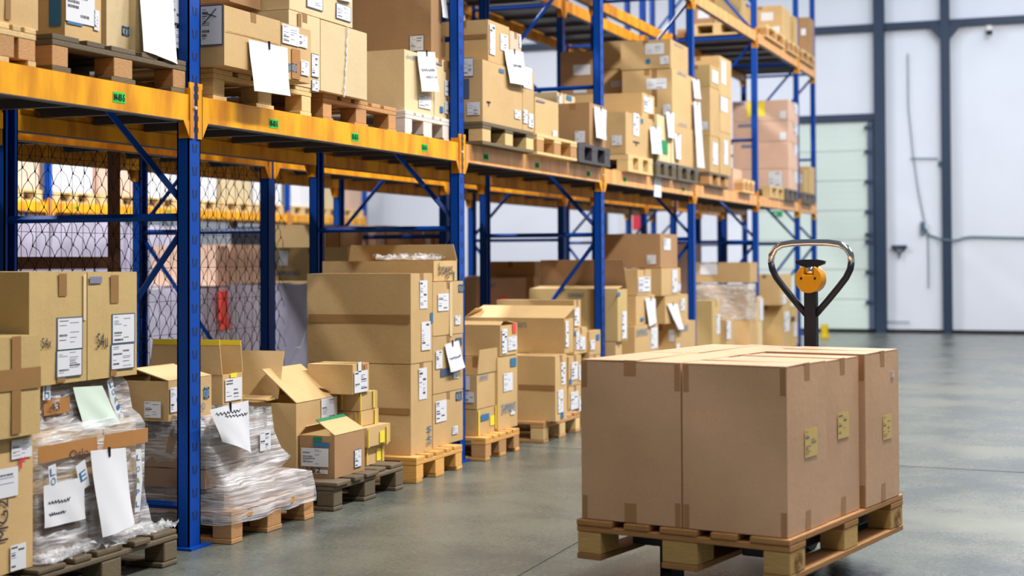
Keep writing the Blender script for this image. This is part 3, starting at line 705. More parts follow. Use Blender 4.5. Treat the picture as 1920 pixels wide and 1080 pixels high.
# fourth bay
e1 = C('square carton with a label low on its near face right of the third post', -3.64, 1173, 1224, SH, 209, dep=.42, mat='kraft', ym=250, N=[('label', 1147, 254, 1166, 272)], F=[('label', 1187, 211, 1198, 256), ('arrow', 1187, 263, 1199, 275), ('solid', 1202, 222, 1206, 232, 'blueprint')])
e2 = C('carton stacked behind the square one, its top covered by white stickers', -3.72, 1204, 1227, e1['Z1']+.003, 173, dep=.42, mat='kraft', ym=190, F=[('label', 1207, 180, 1223, 214)])
e3a = C('lowest big carton of the tall fourth bay stack', -3.66, 1262, 1309, SH, 232, dep=.48, mat='kraft', ym=270, F=[('text', 1272, 228, 1289, 240, ('SHIMANO', 'blueprint'))], N=[('label', 1243, 200, 1258, 215)])
e3b = C('second big carton from the bottom of the tall fourth bay stack', -3.67, 1260, 1306, e3a['Z1']+.003, 128, dep=.48, mat='kraft', ym=180, F=[('text', 1270, 132, 1287, 146, ('SHIMANO', 'blueprint'))], N=[('label', 1212, 148, 1250, 166), ('tape', 1222, 128, 1232, 200), ('label', 1243, 196, 1257, 216)])
e3c = C('topmost big carton of the tall fourth bay stack', -3.68, 1257, 1290, e3b['Z1']+.003, 73, dep=.48, mat='kraft', ym=90, F=[('text', 1264, 80, 1281, 92, ('SHIMANO', 'blueprint'))], N=[('label', 1210, 82, 1245, 101), ('label', 1237, 105, 1254, 120), ('disc', 1210, 110, 1220, 120)])
f1 = C('lower carton standing left behind the tall stack', -4.2, 1192, 1199, SH, 128, dep=.35, mat='kraft', ym=150, N=[('disc', 1175, 128, 1186, 138), ('label', 1145, 152, 1176, 162)])
C('upper carton left behind the tall stack', -4.2, 1191, 1197, f1['Z1']+.003, 75, dep=.35, mat='kraft', ym=100, N=[('label', 1165, 106, 1184, 124)])
b = C('small carton with a hanging sheet in front of the tall stack', -3.63, 1232, 1257, SH, 214, dep=.1, mat='pale', ym=250, F=[('solid', 1240, 262, 1252, 290, 'sign_green')])
sheet(b['t'], b['X1'], [(1217, 238), (1237, 238), (1236, 290), (1216, 288)], off=(.01, .03)); sheet(b['t'], b['X1'], [(1245, 210), (1260, 212), (1259, 260), (1247, 258)], off=(.02, .03))
b = C('tiny carton with a white sheet, at the foot of the tall stack', -3.62, 1259, 1273, SH, 249, dep=.03, mat='pale', ym=270, seam_tape=False)
sheet(e3a['t'], -3.65, [(1299, 190), (1311, 192), (1316, 316), (1302, 314)], off=(.01, .03)); sheet(e3b['t'], -3.66, [(1297, 147), (1309, 150), (1311, 186), (1298, 184)], off=(.01, .02))
sheet(b['t'], -3.62, [(1263, 251), (1275, 253), (1273, 300), (1264, 298)], off=(.01, .02))
# fifth bay
g1 = C('bottom near carton right of the fourth post', -3.64, 1331, 1348, SH, 254, dep=.3, mat='kraft', ym=290, F=[('label', 1336, 266, 1346, 310)])
g2 = C('middle near carton right of the fourth post with a label low on its side', -3.64, 1331, 1349, g1['Z1']+.003, 162, dep=.3, mat='kraft', ym=200, N=[('label', 1313, 228, 1327, 243)])
g3 = C('top near carton right of the fourth post', -3.64, 1331, 1349, g2['Z1']+.003, 121, dep=.3, mat='olive', ym=140, F=[('plain', 1335, 130, 1346, 158)])
g4 = C('bottom far carton of the double stack right of the fourth post', -3.64, 1350, 1371, SH, 246, dep=.4, mat='kraft', ym=290, F=[('label', 1357, 262, 1365, 310)])
g5 = C('middle far carton of the double stack right of the fourth post', -3.64, 1350, 1371, g4['Z1']+.003, 178, dep=.4, mat='kraft', ym=200, F=[('plain', 1351, 180, 1364, 212)])
C('top far carton of the double stack right of the fourth post', -3.64, 1349, 1371, g5['Z1']+.003, 104, dep=.45, mat='kraft', ym=130, F=[('plain', 1352, 112, 1361, 160)])
C('pink carton standing beside the fifth post', -3.72, 1374, 1391, SH-.14, 315, dep=.35, mat='pinkish', ym=330)
# sixth bay: pink cartons
zz = ZL[0]+.145; names = ['bottom', 'third from top', 'second from top', 'top']; ys = [316, 265, 226, 187]; xr_ = [1495, 1496, 1496, 1497]; prev = zz
for i in range(4):
    Fm = [('label', 1489, ys[i]+5, 1496, ys[i]+28)]; Nm = []
    if i == 3: Nm = [('solid', 1400, 192, 1434, 218, 'yellowprint'), ('plain', 1462, 208, 1474, 222), ('solid', 1384, 192, 1396, 198, 'greyink')]
    if i == 2: Nm = [('plain', 1462, 248, 1474, 262), ('solid', 1384, 233, 1412, 238, 'greyink')]
    if i == 1: Nm = [('solid', 1390, 272, 1413, 277, 'greyink')]
    if i == 0: Nm = [('label', 1441, 322, 1466, 357), ('solid', 1403, 346, 1412, 354, 'greyink')]
    q = C('%s carton of the wide pink stack behind the fifth post' % names[i], -3.68, 1478, xr_[i], prev, ys[i], dep=.72, mat='pinkish', ym=270, F=Fm, N=Nm, group='wide pink cartons'); prev = q['Z1']+.003
for i, (a_, b_, yt_, mt) in enumerate([(1507, 1516, 318, 'olive'), (1518, 1528, 312, 'kraft')]):
    C(['olive carton near the far end of the shelf', 'last carton at the far end of the shelf'][i], -3.66, a_, b_, SH, yt_, dep=.3, mat=mt, ym=340, N=[('label', a_-10, yt_+10, a_-3, yt_+25)])

# ================================================================== UPPER SHELF, level two
SH2 = ZL[1]+.1445
def lp(label, xa, xb, X1, ya, seed):
    pallet(label, X1-1.1, X1, YX(xa, X1, ya), YX(xb, X1, ya), ZL[1]+.001, 'Y', deck='wood_pale', block='wood', parts=False, seed=seed)
lp('pale pallet on the top shelf right of the fifth post', 1438, 1472, -3.64, 70, 31); lp('pale pallet on the top shelf near the far frames', 1478, 1498, -3.64, 90, 32); lp('pale pallet at the far end of the top shelf', 1503, 1528, -3.64, 110, 33)
C('carton with two white labels on the top shelf right of the fifth post', -3.68, 1466, 1482, SH2, 10, dep=.55, mat='kraft', ym=40, N=[('plain', 1427, 24, 1450, 38), ('plain', 1448, 50, 1462, 62)])
C('narrow carton near the far frames of the top shelf', -3.68, 1489, 1496, SH2, 30, dep=.3, mat='olive', ym=60)
C('brown carton at the far end of the top shelf', -3.68, 1517, 1527, SH2, 32, dep=.3, mat='brown', ym=60, N=[('plain', 1502, 54, 1511, 66)])
pallet('pale pallet on the top shelf just behind the fifth post', -4.5, -3.83, PY[5]+.06, PY[5]+.48, ZL[1]+.001, 'X', deck='wood_pale', block='wood_pale', parts=False, seed=34)
C('olive carton on the top shelf just left of the fifth post', -3.9, None, None, SH2, h=.3, dep=.3, mat='olive', W=(PY[5]+.07, PY[5]+.46))
C('brown carton with a pale sticker on the top shelf left of the fifth post', -4.21, None, None, SH2, h=.42, dep=.3, mat='brown', W=(PY[5]+.07, PY[5]+.46), N=[('plain', 1308, 20, 1330, 34)])
for i in range(4):
    y = [9.3, 10.4, 12.1, 13.4][i]
    pallet('pallet on the top shelf, %s from the left above the third and fourth bays' % ['first', 'second', 'third', 'fourth'][i], -4.78, -3.68, y, y+.95, ZL[1]+.001, 'X', deck='wood_pale', block='wood', parts=False, seed=40+i)
    C('carton on the top shelf, %s from the left above the third and fourth bays' % ['first', 'second', 'third', 'fourth'][i], -3.74, None, None, SH2, h=.45, dep=.8, mat=['kraft', 'pinkish', 'pale', 'pinkish'][i], W=(y+.05, y+.88))
# ================================================================== GROUND LEVEL
G = .1445
def gp(label, xa, xb, X1, ya, yb=None, along='X', dep=1.1, **kw):
    return pallet(label, X1-dep, X1, YX(xa, X1, ya), YX(xb, X1, yb or ya), 0.001, along, **kw)
# nearest bay, cut by the left edge
pallet('dark wooden pallet at the lower left corner of the picture', -4.7, -3.52, 3.1, 4.42, .001, 'X', deck='wood_old', block='wood_grey', seed=51, old=True)
XG0 = XZ(62, 1062, G)
a = C('tall kraft carton at the lower left corner with a delivery label and handwriting', XG0, None, 62, G, h=ZX(62, 813, XG0)-G, dep=.6, mat='kraft', ym=940,
      F=[('label', 21, 826, 59, 855), ('label', -30, 885, 33, 930), ('label', 19, 1024, 48, 1064), ('vtext', -8, 938, 14, 1015, ('MG2', 'ink')), ('text', 36, 858, 50, 880, ('r', 'red_sign'))], W=(3.55, 0)) if False else None
def CW(label, X1, Y0, xr, Z0, yt, xt, **kw):           # carton whose near edge is out of frame
    Y1 = YX(xr, X1, kw.get('ym', 400)); Z1 = ZX(xt, yt, X1)
    return C(label, X1, None, None, Z0, h=Z1-Z0, W=(Y0, Y1), **kw)
a = CW('tall kraft carton at the lower left corner with a delivery label and handwriting', XG0, 3.5, 62, G, 813, 62, dep=.6, mat='kraft', ym=940,
       F=[('label', 21, 826, 59, 855), ('label', -40, 888, 33, 928), ('label', 19, 1024, 48, 1064), ('vtext', -6, 938, 14, 1012, ('MG2', 'ink')), ('text', 36, 858, 50, 876, ('r', 'red_sign'))])
XG1 = XG0+.035
CW('square kraft carton with crossed brown tape at the left edge', XG1, 3.45, 76, a['Z1']+.003, 628, 76, dep=.55, mat='olive', ym=720,
   F=[('tape', 22, 631, 39, 812), ('tape', -60, 701, 76, 726)])
# stretch wrapped stack on the second pallet
gp('worn wooden pallet with torn film on it, under the taped and wrapped stack', 68, 334, -3.56, 1040, 990, seed=52, deck='wood_old', block='wood_old', old=True)
def film_shell(par, rings, seed=0, amp=.008, mat='film', nm='stretch_film'):
    r = random.Random(seed); N = 56; mb = MB(); vs = []; ph = [r.uniform(0, 6) for _ in range(8)]
    for zi, (z, x0, x1, y0, y1) in enumerate(rings):
        for i in range(N):
            t = i/N*4; s_ = int(t); f = t-s_
            c = [(x1, y0), (x1, y1), (x0, y1), (x0, y0)]; p, q = c[s_], c[(s_+1) % 4]
            x = p[0]+(q[0]-p[0])*f; y = p[1]+(q[1]-p[1])*f
            b = amp*(sin(i*1.7+z*31+ph[0])+.7*sin(i*.9-z*57+ph[1])+.5*r.uniform(-1, 1))
            nx, ny = [(1, 0), (0, 1), (-1, 0), (0, -1)][s_]
            vs.append((x+nx*b, y+ny*b, z+amp*.6*sin(i*1.1+ph[2])))
    fs = []
    for j in range(len(rings)-1):
        for i in range(N): fs.append((j*N+i, j*N+(i+1) % N, (j+1)*N+(i+1) % N, (j+1)*N+i))
    mb.add(vs, fs, mat); return mb.build(nm, par, smooth=True)
XW = -3.64; XW2 = -3.69
Ya0, Ya1 = YX(80, XW2, 740), YX(243, XW2, 740); Yb0, Yb1 = YX(67, XW, 900), YX(272, XW, 880)
zA = ZX(240, 702, XW2)-.004; zB = ZX(270, 778, XW)
t = thing('wrapped_pallet_load', 'stretch wrapped stack with a brown tape band and a long blank sheet clipped on', 'wrapped load', (XW-.4, (Yb0+Yb1)/2, G))
def inner(par, x0, x1, y0, y1, z0, z1, mat, nm='wrapped_carton'):
    mb = body_mesh(x0, x1, y0, y1, z0, z1, mat, seed=int(z1*100)); return mb.build(nm, par)
ym = (Yb0+Yb1)/2
inner(t, XW-.8, XW-.02, Yb0+.02, ym-.005, G+.002, zB*.62, 'wrapped_card'); inner(t, XW-.8, XW-.02, ym+.005, Yb1-.02, G+.002, zB*.58, 'wrapped_card')
inner(t, XW-.8, XW-.03, Yb0+.02, ym+.1, zB*.62+.004, zB-.01, 'kraft'); inner(t, XW-.8, XW-.03, ym+.11, Yb1-.02, zB*.62+.004, zB-.01, 'kraft')
inner(t, XW2-.7, XW2-.02, Ya0+.02, Ya1-.02, zB-.005, zA-.004, 'wrapped_card')
for (u0, v0, u1, v1, X_) in ((66, 800, 272, 836, XW),):
    k = MB(); k.grid(lambda u, v: (XW+.012+.004*sin(9*u), Yb0+(Yb1-Yb0)*u, ZX(67, 868, XW)+(ZX(67, 838, XW)-ZX(67, 868, XW))*v), 12, 2, 'tape_orange'); o = k.build('tape_band', t)
    k = MB(); P0 = on(0, XW+.018, 131, 862); P1 = on(0, XW+.018, 166, 838); put_text(k, 'Oslo', lambda u, v: (XW+.018, P0.y+(P1.y-P0.y)*u, P0.z+(P1.z-P0.z)*v), 'ink'); k.build('handwriting', t)
k = MB(); k.grid(lambda u, v: (XW2+.006, Ya0+(Ya1-Ya0)*.28*u, ZX(80, 780, XW2)+(ZX(80, 750, XW2)-ZX(80, 780, XW2))*v), 6, 2, 'tape_orange'); k.build('tape_band', t)
k = MB(); P0 = on(0, XW2+.016, 94, 772); P1 = on(0, XW2+.016, 112, 754); put_text(k, '43', lambda u, v: (XW2+.016, P0.y+(P1.y-P0.y)*u, P0.z+(P1.z-P0.z)*v), 'ink'); k.build('handwriting', t)
film_shell(t, [(G+.004, XW-.86, XW+.05, Yb0-.04, Yb1+.05), (G+.05, XW-.83, XW+.02, Yb0-.015, Yb1+.02), (G+.12, XW-.82, XW+.004, Yb0, Yb1+.004), (.25, XW-.82, XW, Yb0, Yb1), (.34, XW-.82, XW, Yb0, Yb1), (.42, XW-.82, XW, Yb0, Yb1), (zB-.03, XW-.82, XW, Yb0, Yb1), (zB+.006, XW-.8, XW-.02, Yb0+.02, Yb1-.01),
               (zB+.03, XW2-.72, XW2, Ya0-.004, Ya1+.015), (zB+.1, XW2-.72, XW2, Ya0, Ya1), (zA-.03, XW2-.72, XW2, Ya0, Ya1), (zA, XW2-.7, XW2-.02, Ya0+.02, Ya1-.02)], 3, .007)
# printed strips of the wrapping: white stripes with blue letters
def strip(par, X, pts, w, letters, mat='paper', nm='printed_strip'):
    q = [Vector(on(0, X, *p)) for p in pts]; k = MB(); d = (q[-1]-q[0]); L = d.length; d.normalize(); s_ = Vector((0, d.z, -d.y)); 
    if s_.y < 0: s_ = -s_
    for i in range(len(q)-1): k.slab([tuple(q[i]-s_*w), tuple(q[i]+s_*w), tuple(q[i+1]+s_*w), tuple(q[i+1]-s_*w)], (1, 0, 0), .001, mat)
    for i, ch in enumerate(letters):
        c = q[0]+d*L*(i+.7)/(len(letters)+.4)
        put_text(k, ch, lambda u, v: tuple(c+s_*(u-.5)*w*1.3+d*(.5-v)*w*1.3*(1)+Vector((.003, 0, 0))), 'sign_green' if ch in 'A' else 'blueprint')
    return k.build(nm, par)
strip(t, XW2+.014, [(88, 722), (87, 750)], .022, 'LO'); strip(t, XW2+.014, [(205, 710), (212, 750), (228, 787)], .018, 'LOA.P')
strip(t, XW+.016, [(97, 872), (100, 915)], .022, 'LO'); strip(t, XW+.016, [(259, 842), (262, 900), (257, 960)], .018, 'LOAPL'); strip(t, XW+.016, [(150, 868), (160, 915)], .03, 'E')
sheet(t, XW+.005, [(77, 911), (153, 893), (152, 972), (75, 990)], off=(.012, .02), bow=.004, clip=False, name='label_pouch', writing=[(None, .1, .52, .62, .6), (None, .1, .26, .5, .33)])
sheet(t, XW+.012, [(165, 845), (231, 839), (228, 980), (168, 1006)], off=(.012, .06), bow=.02)
sheet(t, XW2+.004, [(132, 726), (187, 723), (217, 793), (150, 806)], off=(.012, .02), mat='paper_green', bow=.004, clip=False, name='packing_note')
# crumpled film skirt on the pallet
def crumple(par_or_none, X0, X1, Y0, Y1, Z, amp, seed, nm='torn_film', label=None, nx=14, ny=26, skirt=False):
    r = random.Random(seed); mb = MB()
    hs = [[r.uniform(0, 1) for _ in range(nx+1)] for _ in range(ny+1)]
    mb.grid(lambda u, v: (X0+(X1-X0)*u+r.uniform(-.008, .008), Y0+(Y1-Y0)*v+r.uniform(-.008, .008), Z+amp*hs[int(round(v*ny))][int(round(u*nx))]**1.5+.003), nx, ny, 'film')
    o = mb.build(nm, par_or_none, None if par_or_none else ((X0+X1)/2, (Y0+Y1)/2, Z), smooth=False)
    return o
crumple(t, XW+.01, -3.555, Yb0-.03, Yb1+.12, G, .045, 5, nx=8, ny=40)
Z1_ = zA+.003
X1_ = -3.66
g1 = C('left big carton with two bordered labels and handwritten 54x, above the wrapped stack', X1_, 54, 163, Z1_, 510, dep=.62, mat='olive', ym=600,
       F=[('tape', 110, 513, 125, 555), ('blabel', 108, 598, 153, 652), ('blabel', 107, 659, 152, 702), ('text', 77, 634, 95, 652, ('54x', 'ink')), ('tape', 156, 514, 161, 600, 'pale'), ('tape', 107, 704, 122, 716)], seam_tape=False)
C('right big carton with two bordered labels and handwritten 54u, above the wrapped stack', X1_, 163.6, 257, Z1_, 511, dep=.62, mat='olive', ym=600,
  F=[('tape', 207, 516, 222, 568), ('blabel', 211, 591, 251, 640), ('blabel', 209, 648, 250, 688), ('text', 181, 625, 201, 651, ('54u', 'ink')), ('solid', 168, 519, 191, 531, 'greyink'), ('tape', 207, 694, 218, 704)], seam_tape=False)
# wrapped load right of the nearest post
XR = -3.57
Yp0, Yp1 = YX(434, XR, 1000), YX(589, XR, 950)
pallet('film covered pallet right of the nearest post', XR-1.1, XR, Yp0, Yp1, .001, 'X', deck='wood', block='wood', seed=53)
t = thing('wrapped_pallet_load', 'clear wrapped stack of dark cartons beside the foot of the nearest post, sheet flapping from it', 'wrapped load', (XR-.4, (Yp0+Yp1)/2, G))
zT = ZX(509, 776, -3.66); Yu0, Yu1 = YX(393, -3.66, 850), YX(509, -3.66, 850)
Yu0 = max(Yu0, PY[1]+.06)
inner(t, XR-.85, XR-.05, Yp0+.02, Yp1-.03, G+.002, .235, 'wrapped_card'); inner(t, XR-.78, -3.69, Yu0+.01, Yu1-.02, .24, zT*.62, 'wrapped_card'); inner(t, XR-.78, -3.69, Yu0+.01, Yu1-.02, zT*.62+.004, zT-.01, 'wrapped_card')
film_shell(t, [(.085, XR-.9, XR+.012, Yp0-.008, Yp1+.012), (.115, XR-.9, XR+.01, Yp0-.008, Yp1+.01), (G+.03, XR-.9, XR+.006, Yp0-.005, Yp1), (.23, XR-.88, XR-.01, Yp0, Yp1-.02), (.25, XR-.86, XR-.03, Yp0, Yp1-.1), (.275, XR-.84, -3.62, Yu0+.03, Yp1-.22), (.31, XR-.83, -3.64, Yu0+.02, Yu1+.16), (.36, XR-.82, -3.65, Yu0+.01, Yu1+.07), (.44, XR-.8, -3.66, Yu0, Yu1+.02), (.56, XR-.8, -3.665, Yu0, Yu1), (zT-.06, XR-.8, -3.67, Yu0, Yu1), (zT+.004, XR-.78, -3.7, Yu0+.02, Yu1-.03), (zT+.004, XR-.5, -4.0, Yu0+.2, Yu1-.2)], 9, .009, 'film_dense')
sheet(t, -3.655, [(382, 768), (455, 750), (458, 850), (404, 828)], off=(.03, .035), bow=.03, writing=[(None, .1, .8, .75, .88), (None, .3, .72, .95, .78)])
k = MB(); P = face_P('F', -3.652, on(0, -3.652, 487, 810), on(0, -3.652, 507, 842)); label_mb(P, None, 77).build('shipping_label', t)
t['_ob']['label'] = 'clear wrapped stack at the foot of the nearest post, sheet flapping from it'
# dark wrapped block behind the post
XK = -3.86
Zk = .53
C('dark brown open carton with a label on its end, standing left behind the nearest post', XZ(313, 797, zT), 313, 397, zT+.012, 716, dep=.33, mat='kraft', ym=740, open_top=True, fl=[('+x', 14, .2), ('-x', 20, .15)],
  N=[('label', 271, 752, 302, 784)], F=[('label', 319, 727, 341, 770), ('blue', 382, 727, 392, 746), ('text', 376, 756, 384, 768, ('O', 'blueprint'))])
b = C('open carton with yellow taped flaps behind the nearest post', -4.0, 417, 455, zT+.012, 703, dep=.42, mat='kraft', ym=720, open_top=True, fl=[('-y', 88, .17, 'kraft', 'strap_yellow'), ('+y', 95, .16, 'kraft', 'strap_yellow')],
      F=[('label', 422, 711, 453, 748), ('solid', 432, 700, 444, 707, 'yellowprint')])
C('open carton with a big raised dark flap, behind the wrapped stack', -3.95, 500, 522, zT+.012, 752, dep=.4, mat='kraft', ym=760, open_top=True, fl=[('+y', 112, .26), ('-y', 8, .1)])
# big open carton, small green taped carton
gp('rough grey wooden pallet carrying the open cartons', 626, 757, -3.555, 912, 865, seed=54, deck='wood_old', block='wood_old', old=True)
X5 = XZ(627, 898, G); 
g4 = C('tall open carton with its flap up, next to the wrapped stack', X5-.21, 555, 633, G, 757, dep=.4, mat='kraft', ym=800, open_top=True, fl=[('+x', 38, .27), ('+y', 25, .12)],
       F=[('label', 602, 748, 631, 782), ('label', 602, 787, 631, 815)])
C('small open carton with a green taped flap and a big label on its end', X5, 627, 684, G, 818, dep=.2, mat='brown', ym=850, open_top=True, fl=[('+x', 32, .14, 'kraft', 'green_tape'), ('-x', 55, .05)],
  N=[('label', 565, 839, 616, 876), ('label', 592, 880, 615, 889), ('solid', 587, 829, 617, 839, 'blueprint'), ('solid', 587, 819, 603, 829, 'green_tape'), ('text', 575, 876, 602, 887, ('152', 'ink'))], F=[('blabel', 665, 845, 677, 873)])
XS = XZ(720, 864, G)
sd = C('lowest small yellow strapped carton beside the big brown cartons', XS, 686, 721, G, 838, dep=.25, mat='kraft', ym=850, F=[('strap', 687, 838, 689, 872), ('strap', 716, 836, 718, 864), ('tape', 706, 842, 714, 862, 'yellowprint')], seam_tape=False)
sc = C('second small yellow strapped carton from the bottom', XS+.03, 688, 732, sd['Z1']+.002, 803, dep=.3, mat='kraft', ym=815, F=[('strap', 690, 804, 692, 840), ('strap', 724, 798, 727, 832), ('tape', 712, 808, 721, 828, 'yellowprint')], seam_tape=False)
sb = C('third small yellow strapped carton from the bottom', XS-.03, 674, 710, sc['Z1']+.002, 772, dep=.22, mat='kraft', ym=790, N=[('strap', 666, 773, 669, 800)], F=[('strap', 702, 766, 705, 798), ('strap', 676, 772, 678, 803)], seam_tape=False)
sa = C('topmost small yellow strapped carton, under the taped carton', XS-.03, 673, 708, sb['Z1']+.002, 738, dep=.25, mat='kraft', ym=750, N=[('strap', 640, 738, 644, 768)], F=[('strap', 699, 731, 702, 763), ('strap', 675, 738, 677, 770)], seam_tape=False)
C('carton with a white and orange label on top of the strapped cartons', XS-.02, 661, 692, sa['Z1']+.002, 684, dep=.27, mat='kraft', ym=700, F=[('label', 664, 697, 689, 733), ('solid', 683, 682, 689, 694, 'tape_orange'), ('plain', 671, 679, 677, 697)])
# big brown stack left of the second post
gp('orange brown pallet under the big brown cartons', 781, 867, -3.56, 905, 872, seed=55, deck='wood_orange', block='wood_orange')
XA = XZ(770, 855, G)
q1 = C('lower of the two big brown cartons left of the second post', XA, 770, 810, G, 684, dep=.66, mat='kraft', ym=760, F=[('label', 785, 691, 800, 747), ('vtext', 800, 800, 808, 833, ('SHI', 'blueprint'))], N=[('tape', 580, 760, 768, 778)])
q2 = C('upper of the two big brown cartons, with a tape band and two labels', XA, 770, 811, q1['Z1']+.003, 513, dep=.66, mat='kraft', ym=600, N=[('tape', 579, 589, 768, 607)], F=[('label', 787, 526, 801, 578), ('label', 790, 604, 807, 655), ('solid', 807, 586, 812, 605, 'blueprint')])
XQ = XZ(868, 824, G)
r3 = C('lowest carton of the right column beside the second post', XQ, 811.5, 868, G, 741, dep=.5, mat='kraft', ym=790, F=[('label', 817, 753, 837, 788), ('blue', 855, 735, 866, 749), ('label', 848, 800, 858, 812)])
r2 = C('middle carton of the right column, with a clipped sheet', XQ, 811.5, 868, r3['Z1']+.003, 632, dep=.5, mat='kraft', ym=690, F=[('label', 817, 658, 829, 690), ('solid', 854, 634, 866, 648, 'bluegrey'), ('solid', 826, 692, 850, 703, 'bluegrey'), ('label', 850, 698, 860, 708)])
sheet(r2['t'], XQ+.004, [(832, 646), (858, 638), (865, 688), (838, 698)], off=(.008, .025), writing=[(None, .1, .42, .9, .5)])
r1 = C('upper carton of the right column, label with bold numbers', XQ, 811.5, 871, r2['Z1']+.003, 529, dep=.5, mat='kraft', ym=580, F=[('label', 821, 551, 841, 582), ('label', 853, 592, 863, 608), ('blue', 860, 533, 870, 547), ('tape', 843, 530, 848, 630, 'pale')])
r0 = C('long flat open carton on top, marked boxes 5 by hand', XQ-.02, 813, 857, r1['Z1']+.003, 489, dep=.74, mat='kraft', ym=505, F=[('text', 822, 492, 848, 514, ('boxes', 'ink')), ('text', 834, 515, 842, 522, ('5', 'ink')), ('tape', 850, 509, 852, 525, 'green_tape')], open_top=True, fl=[('+y', 84, .1)])
o = crumple(None, r0['X1']-.42, r0['X1']-.06, r0['Y0']+.02, r0['Y1']-.01, r0['Z1']+.002, .045, 8, 'plastic_sheet', nx=12, ny=12); tag(o, 'crumpled clear plastic film lying in the open carton marked boxes 5', 'plastic film')
# third bay, ground
gp('pallet right of the second post carrying the strapped and tall cartons', 880, 974, -3.55, 850, 815, seed=56, deck='wood_orange', block='wood')
XH = XZ(893, 819, G)
h1 = C('small strapped carton with a blue printed panel low behind the second post', XH, 894, 931, G, 769, dep=.25, mat='kraft', ym=790, F=[('strap', 896, 769, 899, 816), ('strap', 928, 760, 931, 804), ('solid', 902, 778, 917, 786, 'blueprint'), ('tape', 919, 780, 927, 796, 'yellowprint')], seam_tape=False)
h2 = C('open carton with one flap straight up, standing on the strapped carton', XH, 894, 932, h1['Z1']+.003, 702, dep=.28, mat='kraft', ym=730, open_top=True, fl=[('+x', 92, .15)], F=[('text', 899, 703, 915, 711, ('SHIMANO', 'blueprint'))], N=[('plain', 873, 705, 881, 731), ('label', 873, 735, 889, 755)])
XI = XZ(970, 798, G)
h3 = C('tall narrow carton with a blue brand name along its foot', XI, 933, 970, G, 670, dep=.3, mat='kraft', ym=730, F=[('text', 940, 758, 967, 770, ('SHIMANO', 'blueprint')), ('label', 944, 701, 961, 731), ('solid', 957, 672, 968, 686, 'blueprint'), ('plain', 957, 768, 965, 776)])
h4 = C('open carton with a red sticker, on top of the tall narrow carton', XI+.005, 938, 970, h3['Z1']+.003, 611, dep=.55, mat='kraft', ym=640, open_top=True, fl=[('-x', 82, .2), ('+y', 10, .12), ('-y', 12, .1)], F=[('label', 941, 617, 951, 662), ('label', 952, 632, 969, 655), ('solid', 961, 607, 968, 624, 'red_thing')])
XJ0 = XZ(1018, 832, 0)
pallet('pallet under the large carton in the third bay', XJ0-1.1, XJ0, YX(1020, XJ0, 830), YX(1088, XJ0, 805), .001, 'X', deck='wood', block='wood_pale', seed=57)
XJ = XZ(1041, 791, G)
j1 = C('large kraft carton with stretched labels on its side, third bay', XJ, 1041, 1063, G, 668, dep=.62, mat='kraft', ym=720, N=[('tape', 972, 721, 1040, 733)], F=[('label', 1052, 680, 1060, 720), ('label', 1046, 732, 1056, 772), ('solid', 1052, 772, 1057, 784, 'blueprint')])
j2 = C('wide open carton with a pale slanted flap on the large carton', XJ-.02, 1058, 1075, j1['Z1']+.003, 598, dep=.75, mat='kraft', ym=630, open_top=True, fl=[('-y', 14, .32), ('-x', 40, .1)], F=[('label', 1060, 602, 1066, 650)], N=[('text', 971, 605, 988, 614, ('0372', 'blueprint'))])
j3 = C('lowest labelled carton right of the large carton', -3.6, 1066, 1090, G, 726, dep=.4, mat='kraft', ym=760, F=[('label', 1070, 736, 1084, 765), ('label', 1085, 745, 1090, 770), ('solid', 1068, 765, 1072, 778, 'blueprint')])
j4 = C('middle labelled carton right of the large carton', -3.6, 1066, 1090, j3['Z1']+.003, 669, dep=.4, mat='kraft', ym=700, F=[('label', 1071, 680, 1083, 710), ('label', 1085, 685, 1090, 712), ('solid', 1068, 710, 1072, 720, 'blueprint')])
j5 = C('upper labelled carton right of the wide open carton', -3.62, 1077, 1101, j4['Z1']+.003, 616, dep=.35, mat='kraft', ym=640, F=[('label', 1080, 622, 1086, 655), ('label', 1087, 632, 1097, 655), ('solid', 1077, 621, 1083, 628, 'blueprint')])
C('topmost carton behind the wide open carton', -3.66, 1076, 1089, j5['Z1']+.003, 563, dep=.62, mat='kraft', ym=590, F=[('label', 1077, 578, 1086, 610)])
gp('pallet half hidden behind the truck load, third bay', 1103, 1128, -3.6, 780, seed=58, along='Y', deck='wood', block='wood', parts=False)
jj = C('plain carton low beside the third post', -3.6, 1104, 1126, G, 668, dep=.4, mat='kraft', ym=700)
C('carton with a black flap edge just left of the third post', -3.6, 1105, 1126, jj['Z1']+.003, 621, dep=.12, mat='kraft', ym=640, F=[('label', 1107, 638, 1115, 655), ('solid', 1118, 627, 1124, 637, 'blueprint')])
# fourth bay, ground
gp('pallet left of the fourth post behind the truck load', 1143, 1215, -3.6, 720, seed=59, along='Y', deck='wood', block='wood', parts=False)
gp('pallet right beside the fourth post behind the truck load', 1222, 1300, -3.6, 700, seed=60, along='Y', deck='wood', block='wood', parts=False)
i0 = C('lower carton under the dark flapped carton', -3.6, 1144, 1166, G, 643, dep=.5, mat='kraft', ym=650)
i1 = C('big open carton with a dark raised flap beside the third post', -3.58, 1156, 1176, i0['Z1']+.003, 543, dep=.75, mat='olive', ym=590, open_top=True, fl=[('+y', 80, .24, 'brown'), ('-y', 6, .2)], F=[('label', 1166, 584, 1175, 634), ('solid', 1157, 548, 1163, 555, 'blueprint')], N=[('text', 1065, 549, 1095, 558, ('SHIMANO', 'blueprint'))])
i7 = C('lower carton with a blue brand name, middle of the fourth bay', -3.6, 1190, 1234, G, 612, dep=.45, mat='kraft', ym=640, F=[('text', 1193, 617, 1215, 628, ('SHIMANO', 'blueprint')), ('label', 1220, 615, 1233, 652)])
